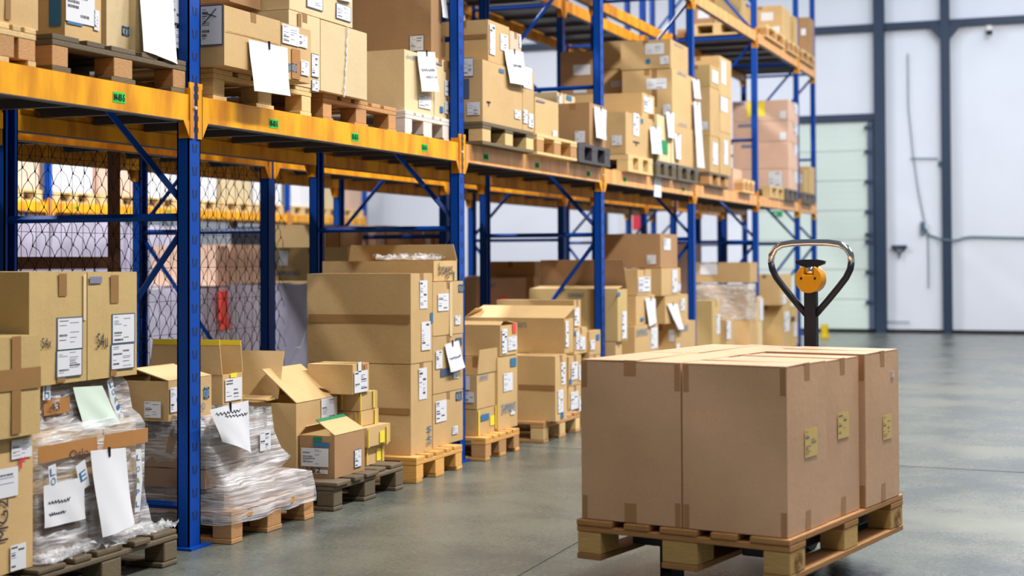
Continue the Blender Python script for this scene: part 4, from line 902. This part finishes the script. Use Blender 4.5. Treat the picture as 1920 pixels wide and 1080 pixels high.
i5 = C('carton with a long hanging sheet in the middle of the fourth bay', -3.62, 1192, 1228, i7['Z1']+.003, 555, dep=.4, mat='kraft', ym=580, F=[('solid', 1201, 596, 1207, 602, 'blueprint')])
sheet(i5['t'], -3.615, [(1208, 558), (1227, 560), (1225, 603), (1211, 612)], off=(.01, .03))
i2 = C('carton with a white label under the dark top carton', -3.62, 1195, 1221, i5['Z1']+.003, 506, dep=.45, mat='kraft', ym=530, F=[('label', 1197, 520, 1219, 546)])
i8 = C('lower carton with labels beside the fourth post', -3.6, 1267, 1304, G, 606, dep=.3, mat='kraft', ym=630, F=[('text', 1275, 610, 1290, 620, ('SHIMANO', 'blueprint')), ('plain', 1268, 645, 1274, 655)], N=[('label', 1254, 618, 1264, 640)])
i6 = C('carton with a sheet dangling over the lower one beside the fourth post', -3.62, 1247, 1290, i8['Z1']+.003, 555, dep=.3, mat='kraft', ym=580, F=[('label', 1276, 560, 1284, 582)])
sheet(i6['t'], -3.62, [(1248, 569), (1268, 570), (1272, 616), (1262, 618)], off=(.015, .05), bow=.02)
i4 = C('carton with a slanted label left of the fourth post', -3.62, 1240, 1276, i6['Z1']+.003, 503, dep=.35, mat='kraft', ym=530, F=[('label', 1260, 506, 1270, 548), ('label', 1270, 532, 1276, 545)])
C('wide dark topped carton crowning the fourth bay floor stack', -3.64, 1238, 1270, max(i4['Z1'], i2['Z1'])+.003, 438, dep=.62, mat='brown', ym=470, N=[('label', 1213, 478, 1230, 495)], F=[('label', 1244, 447, 1257, 469)])
# fifth bay, ground
gp('pallet right of the fourth post behind the truck load', 1330, 1375, -3.6, 700, seed=61, along='Y', deck='wood', block='wood', parts=False)
gp('pallet just left of the fifth post behind the truck load', 1381, 1414, -3.6, 680, seed=62, along='Y', deck='wood', block='wood', parts=False)
C('tall olive carton right of the fourth post', -3.62, 1335, 1350, G, 564, dep=.45, mat='olive', ym=600, F=[('label', 1343, 590, 1350, 625)])
l1 = C('low carton under the silver wrapped cartons', -3.62, 1362, 1378, G, 600, dep=.2, mat='kraft', ym=620, F=[('label', 1362, 602, 1370, 635)])
l2 = C('bottom carton of the wrapped stack left of the fifth post', -3.66, 1406, 1419, G, 600, dep=.62, mat='kraft', ym=620)
t = thing('wrapped_pallet_load', 'shiny wrapped block of cartons left of the fifth post', 'wrapped load', (-3.97, (l2['Y0']+l2['Y1'])/2, l2['Z1']+.003))
z0 = l2['Z1']+.006; z1 = ZX(1406, 533, -3.66); inner(t, -4.28, -3.68, l2['Y0']+.02, l2['Y1']-.02, z0, z1-.01, 'kraft')
film_shell(t, [(z0+(z1-z0)*i/6, -4.3, -3.665, l2['Y0'], l2['Y1']) for i in range(7)]+[(z1, -4.2, -3.75, l2['Y0']+.1, l2['Y1']-.1)], 12, .01)
C('flat topped carton with dark stickers on the shiny wrapped block', -3.66, 1406, 1420, z1+.016, 492, dep=.66, mat='kraft', ym=510, N=[('plain', 1313, 494, 1345, 515), ('solid', 1332, 492, 1346, 499, 'ink'), ('solid', 1322, 503, 1330, 509, 'ink')])
C('tall pale carton with a hanging sheet at the fifth post', -3.63, 1423, 1432, G, 556, dep=.1, mat='pale', ym=600, F=[('plain', 1424, 560, 1431, 600)])
gp('pallet at the far end behind the truck handle', 1450, 1495, -3.6, 660, seed=63, along='Y', deck='wood', block='wood', parts=False)
k1 = C('lower carton in the far bay behind the truck handle', -3.62, 1468, 1482, G, 572, dep=.42, mat='olive', ym=610, F=[('label', 1470, 585, 1480, 620)])
C('upper carton in the far bay behind the truck handle', -3.62, 1462, 1484, k1['Z1']+.003, 515, dep=.38, mat='kraft', ym=540, F=[('label', 1466, 552, 1474, 570)])
k2 = C('far carton with a dark slot beside the sixth post', -3.62, 1484, 1496, G, 575, dep=.5, mat='olive', ym=610, F=[('label', 1488, 605, 1494, 630), ('solid', 1484, 594, 1490, 602, 'ink')])

# ================================================================== REAR ROW, ground
def rear(label, xa, xb, X1, yt, ym_=500, Z0=.146, **kw): return C(label, X1, xa, xb, Z0, yt, ym=ym_, dep=kw.pop('dep', .5), **kw)
XRR = XB+.03
for i, (xa, xb, yt, mt) in enumerate([(594, 612, 421, 'kraft'), (613, 635, 423, 'brown'), (637, 684, 423, 'brown'), (686, 721, 424, 'pinkish'), (723, 766, 423, 'brown'), (775, 812, 424, 'brown'), (814, 842, 424, 'brown')]):
    o_ = ['first', 'second', 'third', 'fourth', 'fifth', 'sixth', 'seventh'][i]
    lo = C('lower brown carton in the rear row behind the big brown stack, %s from the left' % o_, -5.78, xa, xb, .15, h=.62, dep=.5, mat=mt, ym=500, group='rear row cartons')
    C('upper brown carton in the rear row behind the big brown stack, %s from the left' % o_, -5.78, xa, xb, lo['Z1']+.003, yt, dep=.5, mat=mt, ym=440, group='rear row cartons', F=[('label', xa+(xb-xa)*.6, 440, xa+(xb-xa)*.85, 462)] if i in (3, 5) else ())
pallet('pallet in the rear row behind the big brown stack', -6.3, -5.76, YX(594, -5.78, 500), YX(683, -5.78, 500), .001, 'Y', parts=False, seed=70)
pallet('pallet in the rear row left of the second rear post', -6.3, -5.76, YX(687, -5.78, 500), YX(842, -5.78, 500), .001, 'Y', parts=False, seed=71)
ra = C('brown crate like carton seen between the second and third posts', XRR, 892, 987, .15, 524, dep=.7, mat='brown', ym=540, F=[('text', 912, 531, 930, 539, ('1427', 'blueprint')), ('solid', 934, 556, 950, 562, 'redprint')])
rb = C('narrow kraft carton right of the brown crate like carton', XRR, 1001, 1031, .15, 518, dep=.7, mat='kraft', ym=540, F=[])
C('pale carton with a big white sticker behind the flapped carton', XRR, 1003, 1045, rb['Z1']+.003, 490, dep=.5, mat='kraft', ym=500, F=[('plain', 1018, 493, 1043, 515)])
pallet('pallet under the brown crate like carton', XRR-.7, XRR, YX(892, XRR, 540), YX(1000, XRR, 540), .001, 'Y', parts=False, seed=72)
pallet('pallet under the narrow kraft carton', XRR-1.1, XRR, YX(1002, XRR, 540), YX(1045, XRR, 540), .001, 'Y', parts=False, seed=73)
C('pinkish carton in the rear row seen left of the fourth post', XRR, None, None, .002, h=1.44, dep=.6, mat='pinkish', W=(19.15, 20.15))
# wrapped load beside the netting, with a branded carton on it; its near side faces the camera
YN = 9.95; xa_, xb_ = XY(513, YN, 500), -5.08; z1 = on(1, YN, 540, 532)[2]
t = thing('wrapped_pallet_load', 'lavender white film wrapped load right of the netting', 'wrapped load', ((xa_+xb_)/2, YN+.4, .146))
inner(t, xa_+.02, xb_-.02, YN+.02, YN+.78, .15, z1-.01, 'white_box'); film_shell(t, [(.15+(z1-.15)*i/8, xa_, xb_, YN, YN+.8) for i in range(9)], 21, .012, 'lavender_wrap')
pallet('pallet under the lavender wrapped load right of the netting', xa_-.02, xb_+.02, YN-.02, YN+.82, .001, 'Y', parts=False, seed=74)
zb_ = on(1, YN, 540, 464)[2]
C('kraft carton with a blue brand name on the lavender wrapped load', xb_-.01, None, None, z1+.02, h=zb_-z1-.02, dep=xb_-xa_-.02, W=(YN+.01, YN+.7), mat='kraft', N=[('text', 514, 508, 562, 517, ('SHIMANO', 'blueprint')), ('plain', 521, 470, 540, 498)])

# ================================================================== OPPOSITE RACK ROW (far left, behind the netting)
XC = -12.0; CY = [12.55, 15.52, 18.49, 21.46, 24.2]
for i, y in enumerate(CY):
    upright(XC, y, 'blue upright frame of the distant rack row, %s from the left' % FRW[i], group='distant row upright frames')
CI = 0
for i in range(4):
    load_beam(XC, 1, CY[i], CY[i+1], ZL[0], 'yellow load beam of the distant rack row, bay %s from the left' % FRW[i], cn=False, group='distant row beams', stickers=[(144 + 0, 390, '02-03-5')] if i == 0 else ([(316, 397, '02-02-5')] if i == 1 else ()))
    load_beam(XC-1.04, -1, CY[i], CY[i+1], ZL[0], 'rear yellow load beam of the distant rack row, bay %s from the left' % FRW[i], cn=False, group='distant row beams')
    load_beam(XC, 1, CY[i], CY[i+1], ZL[1], 'high yellow load beam of the distant rack row, bay %s from the left' % FRW[i], cn=False, group='distant row beams')
    for j in range(3):
        y = CY[i]+.08+j*(CY[i+1]-CY[i]-.1)/3; r = random.Random(i*7+j)
        pallet('pallet on the distant shelf, %s bay, %s place' % (FRW[i], FRW[j]), XC-1.1, XC-.02, y, y+.85, ZL[0]+.001, 'Y', deck='wood_pale', block='wood_pale', parts=False, seed=80+i*3+j, group='distant shelf pallets')
        mt = ['pinkish', 'white_box', 'pinkish', 'white_box', 'pinkish', 'white_box', 'white_box', 'pale', 'white_box', 'white_box', 'pale', 'pinkish'][i*3+j]
        C('%s carton on the distant shelf, %s bay, %s place' % ({'pinkish': 'pinkish', 'white_box': 'white', 'pale': 'pale'}[mt], FRW[i], FRW[j]), XC-.06, None, None, SH, h=r.uniform(.6, .9), dep=.85, mat=mt, W=(y+.02, y+.42), group='distant shelf cartons', seam_tape=False)
        C('%s carton on the distant shelf, %s bay, right half of the %s place' % ({'pinkish': 'pinkish', 'white_box': 'white', 'pale': 'pale'}[mt], FRW[i], FRW[j]), XC-.06, None, None, SH, h=r.uniform(.5, .9), dep=.85, mat=mt, W=(y+.43, y+.84), group='distant shelf cartons', seam_tape=False)
def lav(label, xa, xb, X1, yt, yb0=0.15, seed=0, mat='lavender_wrap'):
    y0, y1 = YX(xa, X1, 550), YX(xb, X1, 550); z1 = ZX((xa+xb)/2, yt, X1)
    t = thing('wrapped_pallet_load', label, 'wrapped load', (X1-.5, (y0+y1)/2, yb0))
    inner(t, X1-.9, X1-.03, y0+.03, y1-.03, yb0, z1-.01, 'white_box'); film_shell(t, [(yb0+(z1-yb0)*i/10, X1-.93, X1, y0, y1) for i in range(11)], seed, .012, mat)
    pallet('pallet under the '+label, X1-1.0, X1, y0, y1, 0.001, 'Y', parts=False, seed=seed+100, deck='wood_old', block='wood_old')
    return y0, y1, z1
lav('tall lavender film wrapped load seen through the left part of the netting', 5, 94, -10.8, 412, seed=1); lav('tall lavender film wrapped load left of the wooden frame', 98, 235, -10.8, 414, seed=2)
lav('grey film wrapped load behind the cross braces', 240, 372, -10.8, 424, seed=3)
y0, y1, z1 = lav('low lavender film wrapped load under the tan cartons behind the netting', 375, 432, -8.6, 540, seed=4)
C('tan carton stack top behind the netting, left one', -8.62, None, None, z1+.02, h=.42, dep=.8, mat='pinkish', W=(y0+.35, y1), F=[])
y0, y1, z1 = lav('low pale film wrapped load beside the blue rear post', 434, 500, -8.6, 535, seed=5)
C('tan carton stack top behind the netting, right one', -8.62, None, None, z1+.02, h=.42, dep=.8, mat='pinkish', W=(y0+.02, y1-.05))
m = MB(); p = on(0, -8.55, 418, 545); q = on(0, -8.55, 418, 600); m.box(-8.57, -8.54, p.y-.05, p.y+.09, q.z, p.z, 'red_thing'); m.box(-8.575, -8.535, p.y-.02, p.y+.12, q.z-.1, q.z+.02, 'red_thing')
o = m.build('red_tag', None, (-8.555, p.y, q.z)); tag(o, 'bright red tag hanging on the low wrapped load behind the netting', 'tag')
C('black crate under the shelf of the distant row behind the rear post', -11.2, 500, 556, .9, 425, dep=.6, mat='dark_case', ym=440, seam_tape=False)
C('grey base carton under the black crate in the distant row', -11.2, 500, 556, .002, h=.89, dep=.6, mat='pale', ym=500, seam_tape=False)
# brown wooden frame leaning behind the netting
t = thing('wooden_barrier', 'brown wooden frame standing behind the netting above the big cartons', 'wooden frame', (-5.6, YX(214, -5.6), 0))
m = MB(); yy = YX(214, -5.6); m.box(-5.62, -5.58, yy-.035, yy+.035, 0, 1.96, 'frame_wood'); m.build('post', t)
m = MB(); y0 = YX(-40, -5.6); z = ZX(100, 493, -5.6); m.box(-5.61, -5.585, y0, yy-.036, z-.035, z+.035, 'frame_wood'); m.build('rail', t)
m = MB(); m.box(-5.64, -5.56, y0-.11, y0, 0, 1.96, 'frame_wood'); m.build('post', t)
# safety netting between the rows
def netting(X, Y0, Y1, Z0, Z1, label, cw=.104, ch=.066, ragged=True):
    r = random.Random(4); m = MB(); nY = int((Y1-Y0)/cw); nZ = int((Z1-Z0)/ch); off = [[(r.uniform(-.012, .012), r.uniform(-.012, .012)) for _ in range(nY+2)] for _ in range(nZ+2)]
    cut = [nY-(r.choice([0, 0, 1]) if ragged else 0) for _ in range(nZ+1)]
    def node(i, j):
        o = off[j][i]; return (X+.01*sin(i+j), Y0+(i+(.5 if j % 2 else 0))*cw+o[0], Z1-j*ch+o[1])
    rr = .0021
    for j in range(nZ):
        for i in range(nY):
            if i > cut[j]: continue
            a = node(i, j)
            for b_ in ([node(i, j+1), node(i-1, j+1)] if j % 2 == 0 else [node(i, j+1), node(i+1, j+1)]):
                if b_[1] < Y0-.1: continue
                mid = ((a[0]+b_[0])/2+.004, a[1]+(b_[1]-a[1])*.62, a[2]+(b_[2]-a[2])*.36)
                m.tube([a, mid, b_], rr, 'net_cord', 3, cap=False)
            m.tube([(a[0], a[1], a[2]-.006), (a[0], a[1], a[2]+.006)], .0042, 'net_cord', 4)
    for i in range(nY-1):
        y = Y0+(i+.25)*cw*1.0; m.tube([(X-.02, y, Z0), (X-.02, y+.02*sin(i), (Z0+Z1)/2), (X-.02, y, Z1)], .0016, 'net_cord', 3, cap=False)
    for j in range(0, nZ, 3):
        m.tube([(X-.02, Y0, Z1-j*ch), (X-.02, Y1-.2, Z1-j*ch+.01)], .0016, 'net_cord', 3, cap=False)
    o = m.build('safety_netting', None, (X, (Y0+Y1)/2, Z0)); tag(o, label, 'netting')
netting(XB-.12, 3.2, YX(543, XB-.12, 500), .25, ZL[0]+.02, 'black knotted safety netting hung between the two rack rows')

# ================================================================== TRUCK AND ITS LOAD
LN = Vector((-.9883, 5.1739, 0)); RO = radians(-11.5366); LZ = .8827; LH = .58; PT = LZ-LH
ux = Vector((-cos(RO), -sin(RO), 0)); vx = Vector((-sin(RO), cos(RO), 0))   # u: to the left along the near side, v: away
def TL(p):                               # local: x = -u (right positive, near corner at 0), y = v, z
    return tuple(LN-ux*p[0]+vx*p[1]+Vector((0, 0, p[2])))
def TLh(px, py, side):                   # pixel to local on side v (u=0 plane) or u (v=0 plane)
    n = ux if side == 'v' else vx
    d = Fw+Rt*((px-960)/FPX)-Up*((py-CYP)/FPX); t_ = (LN-CP).dot(n)/d.dot(n); p = CP+d*t_
    q = p-LN; return (-q.dot(ux), q.dot(vx), p.z)
W_, L_ = .80, 1.127
vB = TLh(1550, 800, 'v')[1]; vC = TLh(1612, 800, 'v')[1]; vD = TLh(1616, 800, 'v')[1]; uA = -TLh(1278, 800, 'u')[0]
def load_box(label, x0, x1, y0, y1, z1, Fd=(), Nd=(), seamdir='x', mat='load_card'):
    t = thing('cardboard_box', label, 'cardboard box', (0, 0, 0)); c = Vector(TL(((x0+x1)/2, (y0+y1)/2, PT))); t['_ob'].location = c; t['_o'] = c
    _seed[0] += 1; body_mesh(x0, x1, y0, y1, PT+.001, z1-.006, mat, False, TL, seed=_seed[0]).build('body', t)
    # two top flaps, slightly lifted, each a part
    xm = (x0+x1)/2; ym_ = (y0+y1)/2; r = random.Random(_seed[0])
    for s_ in (0, 1):
        mb = MB(TL)
        if seamdir == 'x':
            q = [(x0+.001, y0+.001, z1-.005), (xm-.003, y0+.001+.004*r.random(), z1-.005+.004*r.random()), (xm-.004, y1-.001, z1-.005), (x0+.001, y1-.001, z1-.005)] if s_ == 0 else [(xm+.003, y0+.001, z1-.005), (x1-.001, y0+.001, z1-.005), (x1-.001, y1-.001, z1-.005), (xm+.004, y1-.001, z1-.005+.003*r.random())]
        else:
            q = [(x0+.001, y0+.001, z1-.005), (x1-.001, y0+.001, z1-.005), (x1-.001, ym_-.003, z1-.005+.003*r.random()), (x0+.001, ym_-.003, z1-.005)] if s_ == 0 else [(x0+.001, ym_+.003, z1-.005), (x1-.001, ym_+.003, z1-.005), (x1-.001, y1-.001, z1-.005), (x0+.001, y1-.001, z1-.005)]
        mb.slab(q, (0, 0, 1), .004, mat); mb.build('flap', t)
    mb = MB(TL); w = .024
    if seamdir == 'x':
        mb.box(xm-w, xm+w, y0+.001, y1-.001, z1+.001, z1+.0018, 'load_card'); mb.box(xm-w, xm+w, y0-.0014, y0-.0006, z1-.055, z1+.0018, 'tape_light'); mb.build('packing_tape', t); mb = MB(TL); mb.box(xm-w, xm+w, y0-.0014, y0-.0006, PT+.004, PT+.07, 'tape_light')
    else:
        mb.box(x0+.001, x1-.001, ym_-w, ym_+w, z1+.001, z1+.0018, 'load_card'); mb.box(x1+.0006, x1+.0014, ym_-w, ym_+w, z1-.06, z1+.0018, 'tape_light'); mb.build('packing_tape', t); mb = MB(TL); mb.box(x1+.0006, x1+.0014, ym_-w, ym_+w, PT+.004, PT+.07, 'tape_light')
    mb.build('packing_tape', t)
    # darker tape over the upright corners of the carton
    mb = MB(TL)
    for xx in (x0+.004, x1-.024):
        for za, zb in ((z1-.1, z1-.008), (PT+.004, PT+.085)): mb = MB(TL); mb.box(xx, xx+.02, y0-.0013, y0-.0007, za, zb, 'tape_light'); mb.build('corner_tape', t)
    for d in Fd:
        a = TLh(d[1], d[2], 'v'); b = TLh(d[3], d[4], 'v')
        decal(t, 'F', x1+.0044, d, T=TL, wh=lambda d, a=a, b=b: (Vector((0, a[1], a[2])), Vector((0, b[1], b[2]))))
    return t
load_box('near left carton on the pallet truck', -W_, -uA-.003, 0, .5, LZ)
load_box('near right carton on the pallet truck, biggest front face', -uA+.003, 0, 0, vB-.002, LZ, Fd=[('ylabel', 1506, 806, 1530, 852)], seamdir='y')
load_box('middle right carton on the pallet truck with a yellowish packing label', -uA+.003, 0-.004, vB+.002, vC, LZ-.004, Fd=[('ylabel', 1570, 776, 1591, 818)], seamdir='y')
load_box('far right carton on the pallet truck with a tiny white sticker', -uA+.003, .012, vD+.006, L_, LZ+.002, Fd=[('ylabel', 1647, 779, 1664, 820), ('label', 1663, 696, 1668, 706)], seamdir='y')
load_box('far left carton on the pallet truck', -W_, -uA-.003, .507, L_, LZ)
# pallet on the forks
t = thing('wooden_pallet', 'light wooden pallet raised on the pallet truck forks, end grain rings on its blocks', 'pallet', TL((-.4, .57, PT-.1445)))
o_ = Vector(TL((-.4, .57, PT-.1445))); t['_o'] = o_
x0, x1, y0, y1 = -.815, .012, -.012, 1.17; H0 = PT-.1455
for s_ in ((x0, x0+.1), ((x0+x1)/2-.07, (x0+x1)/2+.07), (x1-.1, x1)): mb = MB(TL); mb.box(s_[0], s_[1], y0, y1, H0, H0+.021, 'wood_load'); mb.build('bottom_board', t, bevel=.003)
for ya in (y0, (y0+y1)/2-.07, y1-.145):
    for s_ in ((x0, x0+.1), ((x0+x1)/2-.07, (x0+x1)/2+.07), (x1-.1, x1)):
        mb = MB(TL); mb.box(s_[0]+.002, s_[1]-.002, ya+.002, ya+.143, H0+.0215, H0+.0995, 'wood_block'); ob = mb.build('block', t, bevel=.004)
    mb = MB(TL); mb.box(x0, x1, ya, ya+.145, H0+.1, H0+.1215, 'wood_load'); mb.build('stringer_board', t, bevel=.003)
for a_, w in zip([0, .195, .338, .535, .682], [.145, .1, .145, .1, .145]): mb = MB(TL); mb.box(x0+a_, x0+a_+w, y0-.004, y1, H0+.122, H0+.1438, 'wood_load'); mb.build('deck_board', t, bevel=.004)
def ring_mark(y):                        # burnt ring marks on the side blocks
    mb = MB(TL)
    for rr_ in (.032, .02, .01):
        pts = [(x1+.0005, y+rr_*cos(2*pi*i/20), H0+.061+rr_*sin(2*pi*i/20)) for i in range(20)]; mb.tube(pts, .0016, 'tape', 4, closed=True)
    mb.build('stamp_mark', t)
ring_mark(y0+.075); ring_mark(y1-.07)
# hand pallet truck
hp = TLh(1521, 600, 'v'); t = thing('pallet_truck', 'hand pallet truck with a looped chrome topped handle and yellow hub', 'pallet truck', TL((-.4, 1.3, 0))); t['_o'] = Vector(TL((-.4, 1.3, 0)))
hx = -.4; hy = 1.36
for fx in (-.62, -.18):
    mb = MB(TL); mb.box(fx-.075, fx+.075, .19, 1.22, H0+.032, H0+.085, 'truck_black'); mb.build('fork', t, bevel=.006)
    mb = MB(TL); mb.box(fx-.026, fx-.02, .32, .42, .03, H0+.034, 'truck_black'); mb.box(fx+.02, fx+.026, .32, .42, .03, H0+.034, 'truck_black'); mb.build('fork_bracket', t)
    mb = MB(TL); mb.tube([(fx-.019, .36, .041), (fx+.019, .36, .041)], .04, 'rubber', 18); mb.build('load_roller', t)
mb = MB(TL); mb.box(-.7, -.1, 1.22, 1.25, .1, H0+.2, 'truck_black'); mb.box(-.5, -.3, 1.25, 1.4, .14, H0+.1, 'truck_black'); mb.build('chassis', t, bevel=.006)
mb = MB(TL); mb.tube([(hx, hy, .15), (hx, hy, .5)], .05, 'truck_black', 16); mb.build('pump', t)
for sx in (-.07, .07): mb = MB(TL); mb.tube([(hx+sx-.025, hy, .09), (hx+sx+.025, hy, .09)], .09, 'rubber', 24); mb.build('steer_wheel', t)
hx = -.445
def hl(s_): return [(hx+s_*.02, hy, 1.005), (hx+s_*.07, hy, 1.06), (hx+s_*.12, hy, 1.118), (hx+s_*.158, hy, 1.165), (hx+s_*.176, hy, 1.2), (hx+s_*.182, hy, 1.232)]
def top_arc():
    p = [(hx+.182, hy, 1.232), (hx+.178, hy, 1.262), (hx+.16, hy, 1.29), (hx+.13, hy, 1.306), (hx+.08, hy, 1.313), (hx, hy, 1.315)]
    return p+[(2*hx-q[0], q[1], q[2]) for q in p[::-1][1:]]
mb = MB(TL); mb.tube(hl(1), .0145, 'truck_black', 14); mb.tube(hl(-1), .0145, 'truck_black', 14); hd = mb.build('handle_loop', t, smooth=True)
hs = sub(hd, t)
mb = MB(TL); mb.tube(top_arc(), .0145, 'chrome', 16); mb.build('chrome_grip', hs, smooth=True)
mb = MB(TL); mb.hexa([(hx-.029, hy-.02, .45), (hx+.029, hy-.02, .45), (hx+.029, hy+.02, .45), (hx-.029, hy+.02, .45), (hx-.026, hy-.02, 1.13), (hx+.026, hy-.02, 1.13), (hx+.026, hy+.02, 1.13), (hx-.026, hy+.02, 1.13)], 'truck_black'); mb.build('handle_bar', t, bevel=.006)
# yellow hub: a disc with a slot on top
mb = MB(TL); n_ = 40; R_ = .06; c_ = 1.158
def hub(y):
    pts = []
    for i in range(n_+1):
        a_ = pi/2+.42+(2*pi-.84)*i/n_; pts.append((hx+R_*cos(a_), y, c_+R_*sin(a_)))
    pts += [(hx+.0245, y, c_+.018), (hx-.0245, y, c_+.018)]; return pts
A_ = hub(hy-.032); B_ = hub(hy+.03); N_ = len(A_)
mb.add(A_+B_, [tuple(range(N_))[::-1], tuple(range(N_, 2*N_))]+[(i, (i+1) % N_, N_+(i+1) % N_, N_+i) for i in range(N_)], 'truck_yellow'); hb = mb.build('hub', t, bevel=.003)
for s_ in (-1, 1): mb = MB(TL); mb.tube([(hx+s_*.031, hy-.034, c_+.003), (hx+s_*.031, hy-.03, c_+.003)], .0055, 'slot_dark', 10); mb.build('bolt_hole', sub(hb, t))
mb = MB(TL); mb.tube([(hx-.021, hy, c_+.036), (hx+.021, hy, c_+.036)], .0205, 'chrome', 20); mb.build('roller', t, smooth=True)
mb = MB(TL); mb.add([(hx-.062, hy-.012, 1.222), (hx-.02, hy-.012, 1.206), (hx+.02, hy-.012, 1.206), (hx+.062, hy-.012, 1.222), (hx+.066, hy-.012, 1.236), (hx+.03, hy-.012, 1.242), (hx-.03, hy-.012, 1.242), (hx-.066, hy-.012, 1.236)]
     +[(hx-.062, hy+.012, 1.222), (hx-.02, hy+.012, 1.206), (hx+.02, hy+.012, 1.206), (hx+.062, hy+.012, 1.222), (hx+.066, hy+.012, 1.236), (hx+.03, hy+.012, 1.242), (hx-.03, hy+.012, 1.242), (hx-.066, hy+.012, 1.236)],
     [tuple(range(8)), tuple(range(15, 7, -1))]+[(i, 8+i, 8+(i+1) % 8, (i+1) % 8) for i in range(8)], 'truck_black')
mb.box(hx-.02, hx+.02, hy-.01, hy+.01, 1.185, 1.207, 'truck_black'); mb.build('control_lever', t, bevel=.002)
# floor joint lines
m = MB(); a = on(2, 0, 975, 1078); b = on(2, 0, 1088, 1014); d = Vector(b)-Vector(a); d.normalize(); p = Vector(a)-d*3; q = Vector(a)+d*5; s_ = Vector((d.y, -d.x, 0))*.003
m.slab([tuple(p-s_), tuple(p+s_), tuple(q+s_), tuple(q-s_)], (0, 0, 1), .0012, 'concrete_dark'); struct(m, 'trim_20')
m = MB(); a = on(2, 0, 1730, 876); b = on(2, 0, 1920, 886); d = Vector(b)-Vector(a); d.normalize(); p = Vector(a)-d*3; q = Vector(a)+d*5; s_ = Vector((d.y, -d.x, 0))*.004
m.slab([tuple(p-s_), tuple(p+s_), tuple(q+s_), tuple(q-s_)], (0, 0, 1), .0012, 'concrete_dark'); struct(m, 'trim_21')

# ================================================================== LIGHT
def lamp(x, y, z, sx, sy, e, col=(1, 1, 1), rot=(0, 0, 0), nm='high_bay_lamp'):
    li = bpy.data.lights.new(nm, 'AREA'); li.shape = 'RECTANGLE'; li.size = sx; li.size_y = sy; li.energy = e; li.color = col
    o = bpy.data.objects.new(nm, li); COL.objects.link(o); o.location = (x, y, z); o.rotation_euler = rot; return o
for y in (1.5, 6, 10.5, 15, 19.5): lamp(.4, y, 7.2, .4, 2.4, LE1*{1.5: .36, 6: 1.2, 10.5: 1.4, 15: 1.3}.get(y, .7), (1, .975, .94))
for y in (3.5, 9, 14, 19.5): lamp(-9.0, y, 7.4, .5, 2.6, LE2, (.98, .98, 1))  # unseen lamps over the far aisle, row extended to brighten the dark wrapped load
# daylight from roof lights near the end wall
lamp(0, 22.5, 8.4, 9, 3, LE3, (.74, .87, 1), nm='roof_light')
lamp(5.5, 14, 7.5, 3, 14, LE4, (1, .88, .94), (0, radians(28), 0), nm='roof_light')
w = bpy.data.worlds.new('World'); S.world = w; w.use_nodes = True
bg = w.node_tree.nodes['Background']; bg.inputs['Color'].default_value = (.78, .86, .84, 1); bg.inputs['Strength'].default_value = WS

# ================================================================== CAMERA
cd = bpy.data.cameras.new('camera'); cam = bpy.data.objects.new('camera', cd); COL.objects.link(cam); S.camera = cam
cd.sensor_width = 36; cd.sensor_fit = 'HORIZONTAL'; cd.lens = FPX/1920*36; cd.shift_y = (CYP-540)/1920; cd.clip_end = 100
M = Matrix((Rt, Up, -Fw)).transposed().to_4x4(); M.translation = CP; cam.matrix_world = M
cd.dof.use_dof = True; cd.dof.focus_distance = 7.0; cd.dof.aperture_fstop = 2.2
S.view_settings.view_transform = 'Standard'; S.view_settings.look = 'None'; S.view_settings.gamma = 1; S.view_settings.exposure = EXPO
